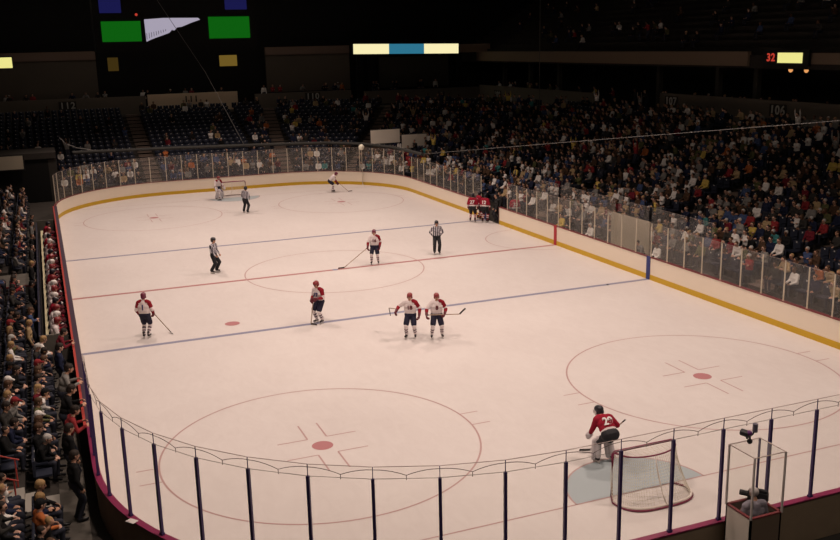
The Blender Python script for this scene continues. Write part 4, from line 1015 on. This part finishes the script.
# keep the 300 that show largest as individuals
def dist(f): return (Vector((f[0], f[1], f[2] + .6)) - CP).length
pref = {'walkway': 0, 'bench': 0, 'penalty': 0}
order = sorted(range(len(FANS)), key=lambda i: (pref.get(FANS[i][6], 1), dist(FANS[i])))
N_IND = 300 - 0
single = [i for i in order if visible_xy(FANS[i][:3]) and FANS[i][6] not in ('deck', 'suite') and in_view(*FANS[i][:3], mg=-2)][:N_IND]
sset = set(single); bulk = [i for i in range(len(FANS)) if i not in sset]
WHERE = dict(right='right stand', corner='corner stand', far='far stand', left='left stand', walkway='left boards walkway', bench='behind the players bench', penalty='the penalty box')
rows = {}
for i in single: rows.setdefault((FANS[i][6], FANS[i][7]), []).append(i)
for (wh, rw), ids in rows.items():
    ids.sort(key=lambda i: FANS[i][1])
    for k, i in enumerate(ids):
        x, y, z, rz, pose, col, _, _ = FANS[i]
        pt = POSE_TXT[pose]; top = 'coat' if col in ('black', 'navy', 'charcoal', 'brown', 'olive') else ('sweater' if col in ('grey', 'maroon', 'tan', 'teal') else 'shirt')
        if wh in ('right', 'corner', 'far', 'left'): lb = 'person in %s %s, %s row, %s, %s from near end' % (col, top, nth(rw + 1), WHERE[wh], nth(k + 1))
        else: lb = 'person in %s %s %s, %s, %s from near end' % (col, top, pt, WHERE[wh], nth(k + 1))
        me = fan_mesh(pose, col, random.choices((0, 1, 2), (5, 3, 2))[0], 0 if wh == 'walkway' else random.choices((0, 1, 2, 3), (5, 4, 1.5, 1))[0])
        o = link('person', me); o.location = (x, y, z); o.rotation_euler = (0, 0, rz); o.scale = [random.uniform(.94, 1.06) * (1.08 if wh == 'walkway' else 1)] * 3
        tag(o, lb, 'person', 'spectators in ' + WHERE[wh])
        if wh in ('left', 'walkway', 'bench') and dist(FANS[i]) < 48:
            kd = 'short' if wh == 'walkway' else random.choices(('short', 'long', 'cap'), (5, 3, 2))[0]; nm = random.choice([b for a, b in HAIR_ME if a == kd])
            if wh == 'walkway': nm = 'dark'
            if nm == 'orange' and random.random() < .6: nm = 'black'
            h = link('hair' if kd != 'cap' else 'cap', HAIR_ME[kd, nm], o); h.location = HEAD_AT[pose]; h.rotation_euler = (-.15, 0, 0)
def bulk_mesh(name, items, lo):
    """items: (x, y, z, rz, key, matmap)"""
    mats = []; Vs, Fs, Ls, Mi = [], [], [], []; nv = 0
    cache = {}
    for x, y, z, rz, key, mp in items:
        if key not in cache:
            me = lo[key]; V = np.empty(len(me.vertices) * 3); me.vertices.foreach_get('co', V)
            lv = np.empty(len(me.loops), np.int32); me.loops.foreach_get('vertex_index', lv)
            lt = np.empty(len(me.polygons), np.int32); me.polygons.foreach_get('loop_total', lt)
            mi = np.empty(len(me.polygons), np.int32); me.polygons.foreach_get('material_index', mi)
            cache[key] = (V.reshape(-1, 3), lv, lt, mi, [m_.name for m_ in me.materials])
        V, lv, lt, mi, mn = cache[key]
        c, s = math.cos(rz), math.sin(rz)
        Vs.append(np.stack([x + c * V[:, 0] - s * V[:, 1], y + s * V[:, 0] + c * V[:, 1], z + V[:, 2]], 1)); Fs.append(lv + nv); Ls.append(lt); nv += len(V)
        ids = []
        for m_ in mn:
            t = mp.get(m_, MATS.get(m_))
            if t not in mats: mats.append(t)
            ids.append(mats.index(t))
        Mi.append(np.array(ids, np.int32)[mi])
    V = np.concatenate(Vs); L = np.concatenate(Fs); T = np.concatenate(Ls); M = np.concatenate(Mi)
    me = bpy.data.meshes.new(name); me.vertices.add(len(V)); me.vertices.foreach_set('co', V.ravel().astype(np.float32))
    me.loops.add(len(L)); me.loops.foreach_set('vertex_index', L.astype(np.int32))
    me.polygons.add(len(T)); me.polygons.foreach_set('loop_start', np.concatenate([[0], np.cumsum(T)[:-1]]).astype(np.int32)); me.polygons.foreach_set('loop_total', T)
    for t in mats: me.materials.append(t)
    me.polygons.foreach_set('material_index', M); me.update(calc_edges=True); me.validate()
    return link(name, me)
items = []
for i in bulk:
    x, y, z, rz, pose, col, wh, rw = FANS[i]
    items.append((x, y, z, rz, pose, {'coat_black': SHIRT[col], 'skin': SKINS[random.choices((0, 1, 2), (5, 3, 2))[0]], 'hair_dark': HAIRS[random.choices((0, 1, 2, 3), (5, 4, 1.5, 1))[0]]}))
tag(bulk_mesh('crowd', items, FAN_LO), 'mass of distant spectators filling the dim stands', 'crowd', kind='stuff')
# seats: the largest empty ones as objects, the rest as one mass
free = sorted([s for s in SEATS if not s[4] and in_view(*s[:3], mg=-2)], key=lambda s: (Vector(s[:3]) - CP).length)
pick = free[:300]; pset = set(pick)
srow = {}
for s in pick: srow.setdefault((s[5], s[6]), []).append(s)
for (wh, rw), ids in srow.items():
    ids.sort(key=lambda s: (s[1] if wh in ('right', 'left') else s[0]))
    for k, s in enumerate(ids):
        o = link('stadium_seat', SEAT_ME); o.location = s[:3]; o.rotation_euler = (0, 0, s[3])
        tag(o, 'empty navy folding seat, %s row of %s, %s from the %s end' % (nth(rw + 1), WHERE[wh], nth(k + 1), 'near' if wh in ('right', 'left') else 'left'), 'seat', 'empty seats in ' + WHERE[wh])
tag(bulk_mesh('stadium_seating', [(*s[:4], 's', {}) for s in SEATS if s not in pset], {'s': SEAT_ME}), 'rows of dark navy seats filling the stands', 'seating', kind='stuff')

# players sitting on the left bench
BW = dict(W_STYLE); BWW = dict(W_STYLE, helmet=HELM_W); BR = dict(R_STYLE)
BW['m'] = dict(BW['m']); yb = [-8.2, -7.3, -6.2, -5.0, -4.1, -2.9, -1.8, -.8, .5, 1.6, 2.8, 4.0, 5.4, 6.8, 8.3, 10.0, 12.0, 14.0]
bproto = {}
for i, y in enumerate(yb):
    st = (0, 1, 0, 2, 1, 0, 1, 0, 2, 0, 1, 0, 2, 0, 1, 2, 0, 2)[i]
    lb = 'player in %s on left bench, %s from near end' % (('white jersey and red helmet', 'white jersey and white helmet', 'red jersey and black helmet')[st], nth(i + 1))
    if st not in bproto: bproto[st], w = skater((BX + .06, y), -PI / 2, lb, (BW, BWW, BR)[st], 'players on the left bench', seated=True, hands=((-.14, .40, .78), (.14, .40, .78)), bend=.25)
    else:
        o = copy_tree(bproto[st]); o.location = (BX + .06, y, 0); o['label'] = lb
    if i: (bproto[st] if y == yb[i] and bproto[st].location.y == y else o).rotation_euler = (0, 0, -PI / 2 + random.uniform(-.3, .3))

# ------------------------------------------------------------------ light
def spot(x, y, z, e, tx, ty, ang=76, blend=.75, size=.7, col=(1, .80, .70)):
    l = bpy.data.lights.new('arena_lamp', 'SPOT'); l.energy = e; l.spot_size = math.radians(ang); l.spot_blend = blend; l.shadow_soft_size = size; l.color = col
    o = bpy.data.objects.new('arena_lamp', l); COL.objects.link(o); o.location = (x, y, z)
    o.rotation_euler = (Vector((tx, ty, 0)) - Vector((x, y, z))).to_track_quat('-Z', 'Y').to_euler()
for y in (-27, -13.5, 0, 13.5, 27):
    for s in (-1, 1): spot(s * 9.0, y, 19.5, 7050, s * 3.0, y * .93, 106, .72, .7, (1, .785, .665))
def area(x, y, z, sx, sy, e, col=(1, .84, .70), tgt=None):
    l = bpy.data.lights.new('stand_fill', 'AREA'); l.shape = 'RECTANGLE'; l.size = sx; l.size_y = sy; l.energy = e; l.color = col
    o = bpy.data.objects.new('stand_fill', l); COL.objects.link(o); o.location = (x, y, z)
    if tgt: o.rotation_euler = (Vector(tgt) - Vector((x, y, z))).to_track_quat('-Z', 'Y').to_euler()
area(16, 0, 22, 6, 40, 220, tgt=(22, 0, 3)); area(0, 46.5, 22, 30, 5, 480, tgt=(0, 45, 4)); area(-16, -12, 21, 4, 30, 170, tgt=(-15, -12, 0)); area(0, -44, 20, 26, 4, 1300, tgt=(0, -32, 0))  # unseen fill areas added to brighten the stands and the near boards
w = bpy.data.worlds.new('world'); scene.world = w; w.use_nodes = True
w.node_tree.nodes['Background'].inputs[0].default_value = (1, .9, .8, 1); w.node_tree.nodes['Background'].inputs[1].default_value = .0006
scene.view_settings.view_transform = 'Standard'; scene.view_settings.look = 'None'; scene.view_settings.exposure = 0; scene.view_settings.gamma = 1
scene.view_settings.use_curve_mapping = False
scene.cycles.transparent_max_bounces = 32; scene.cycles.max_bounces = 6; scene.cycles.use_denoising = True
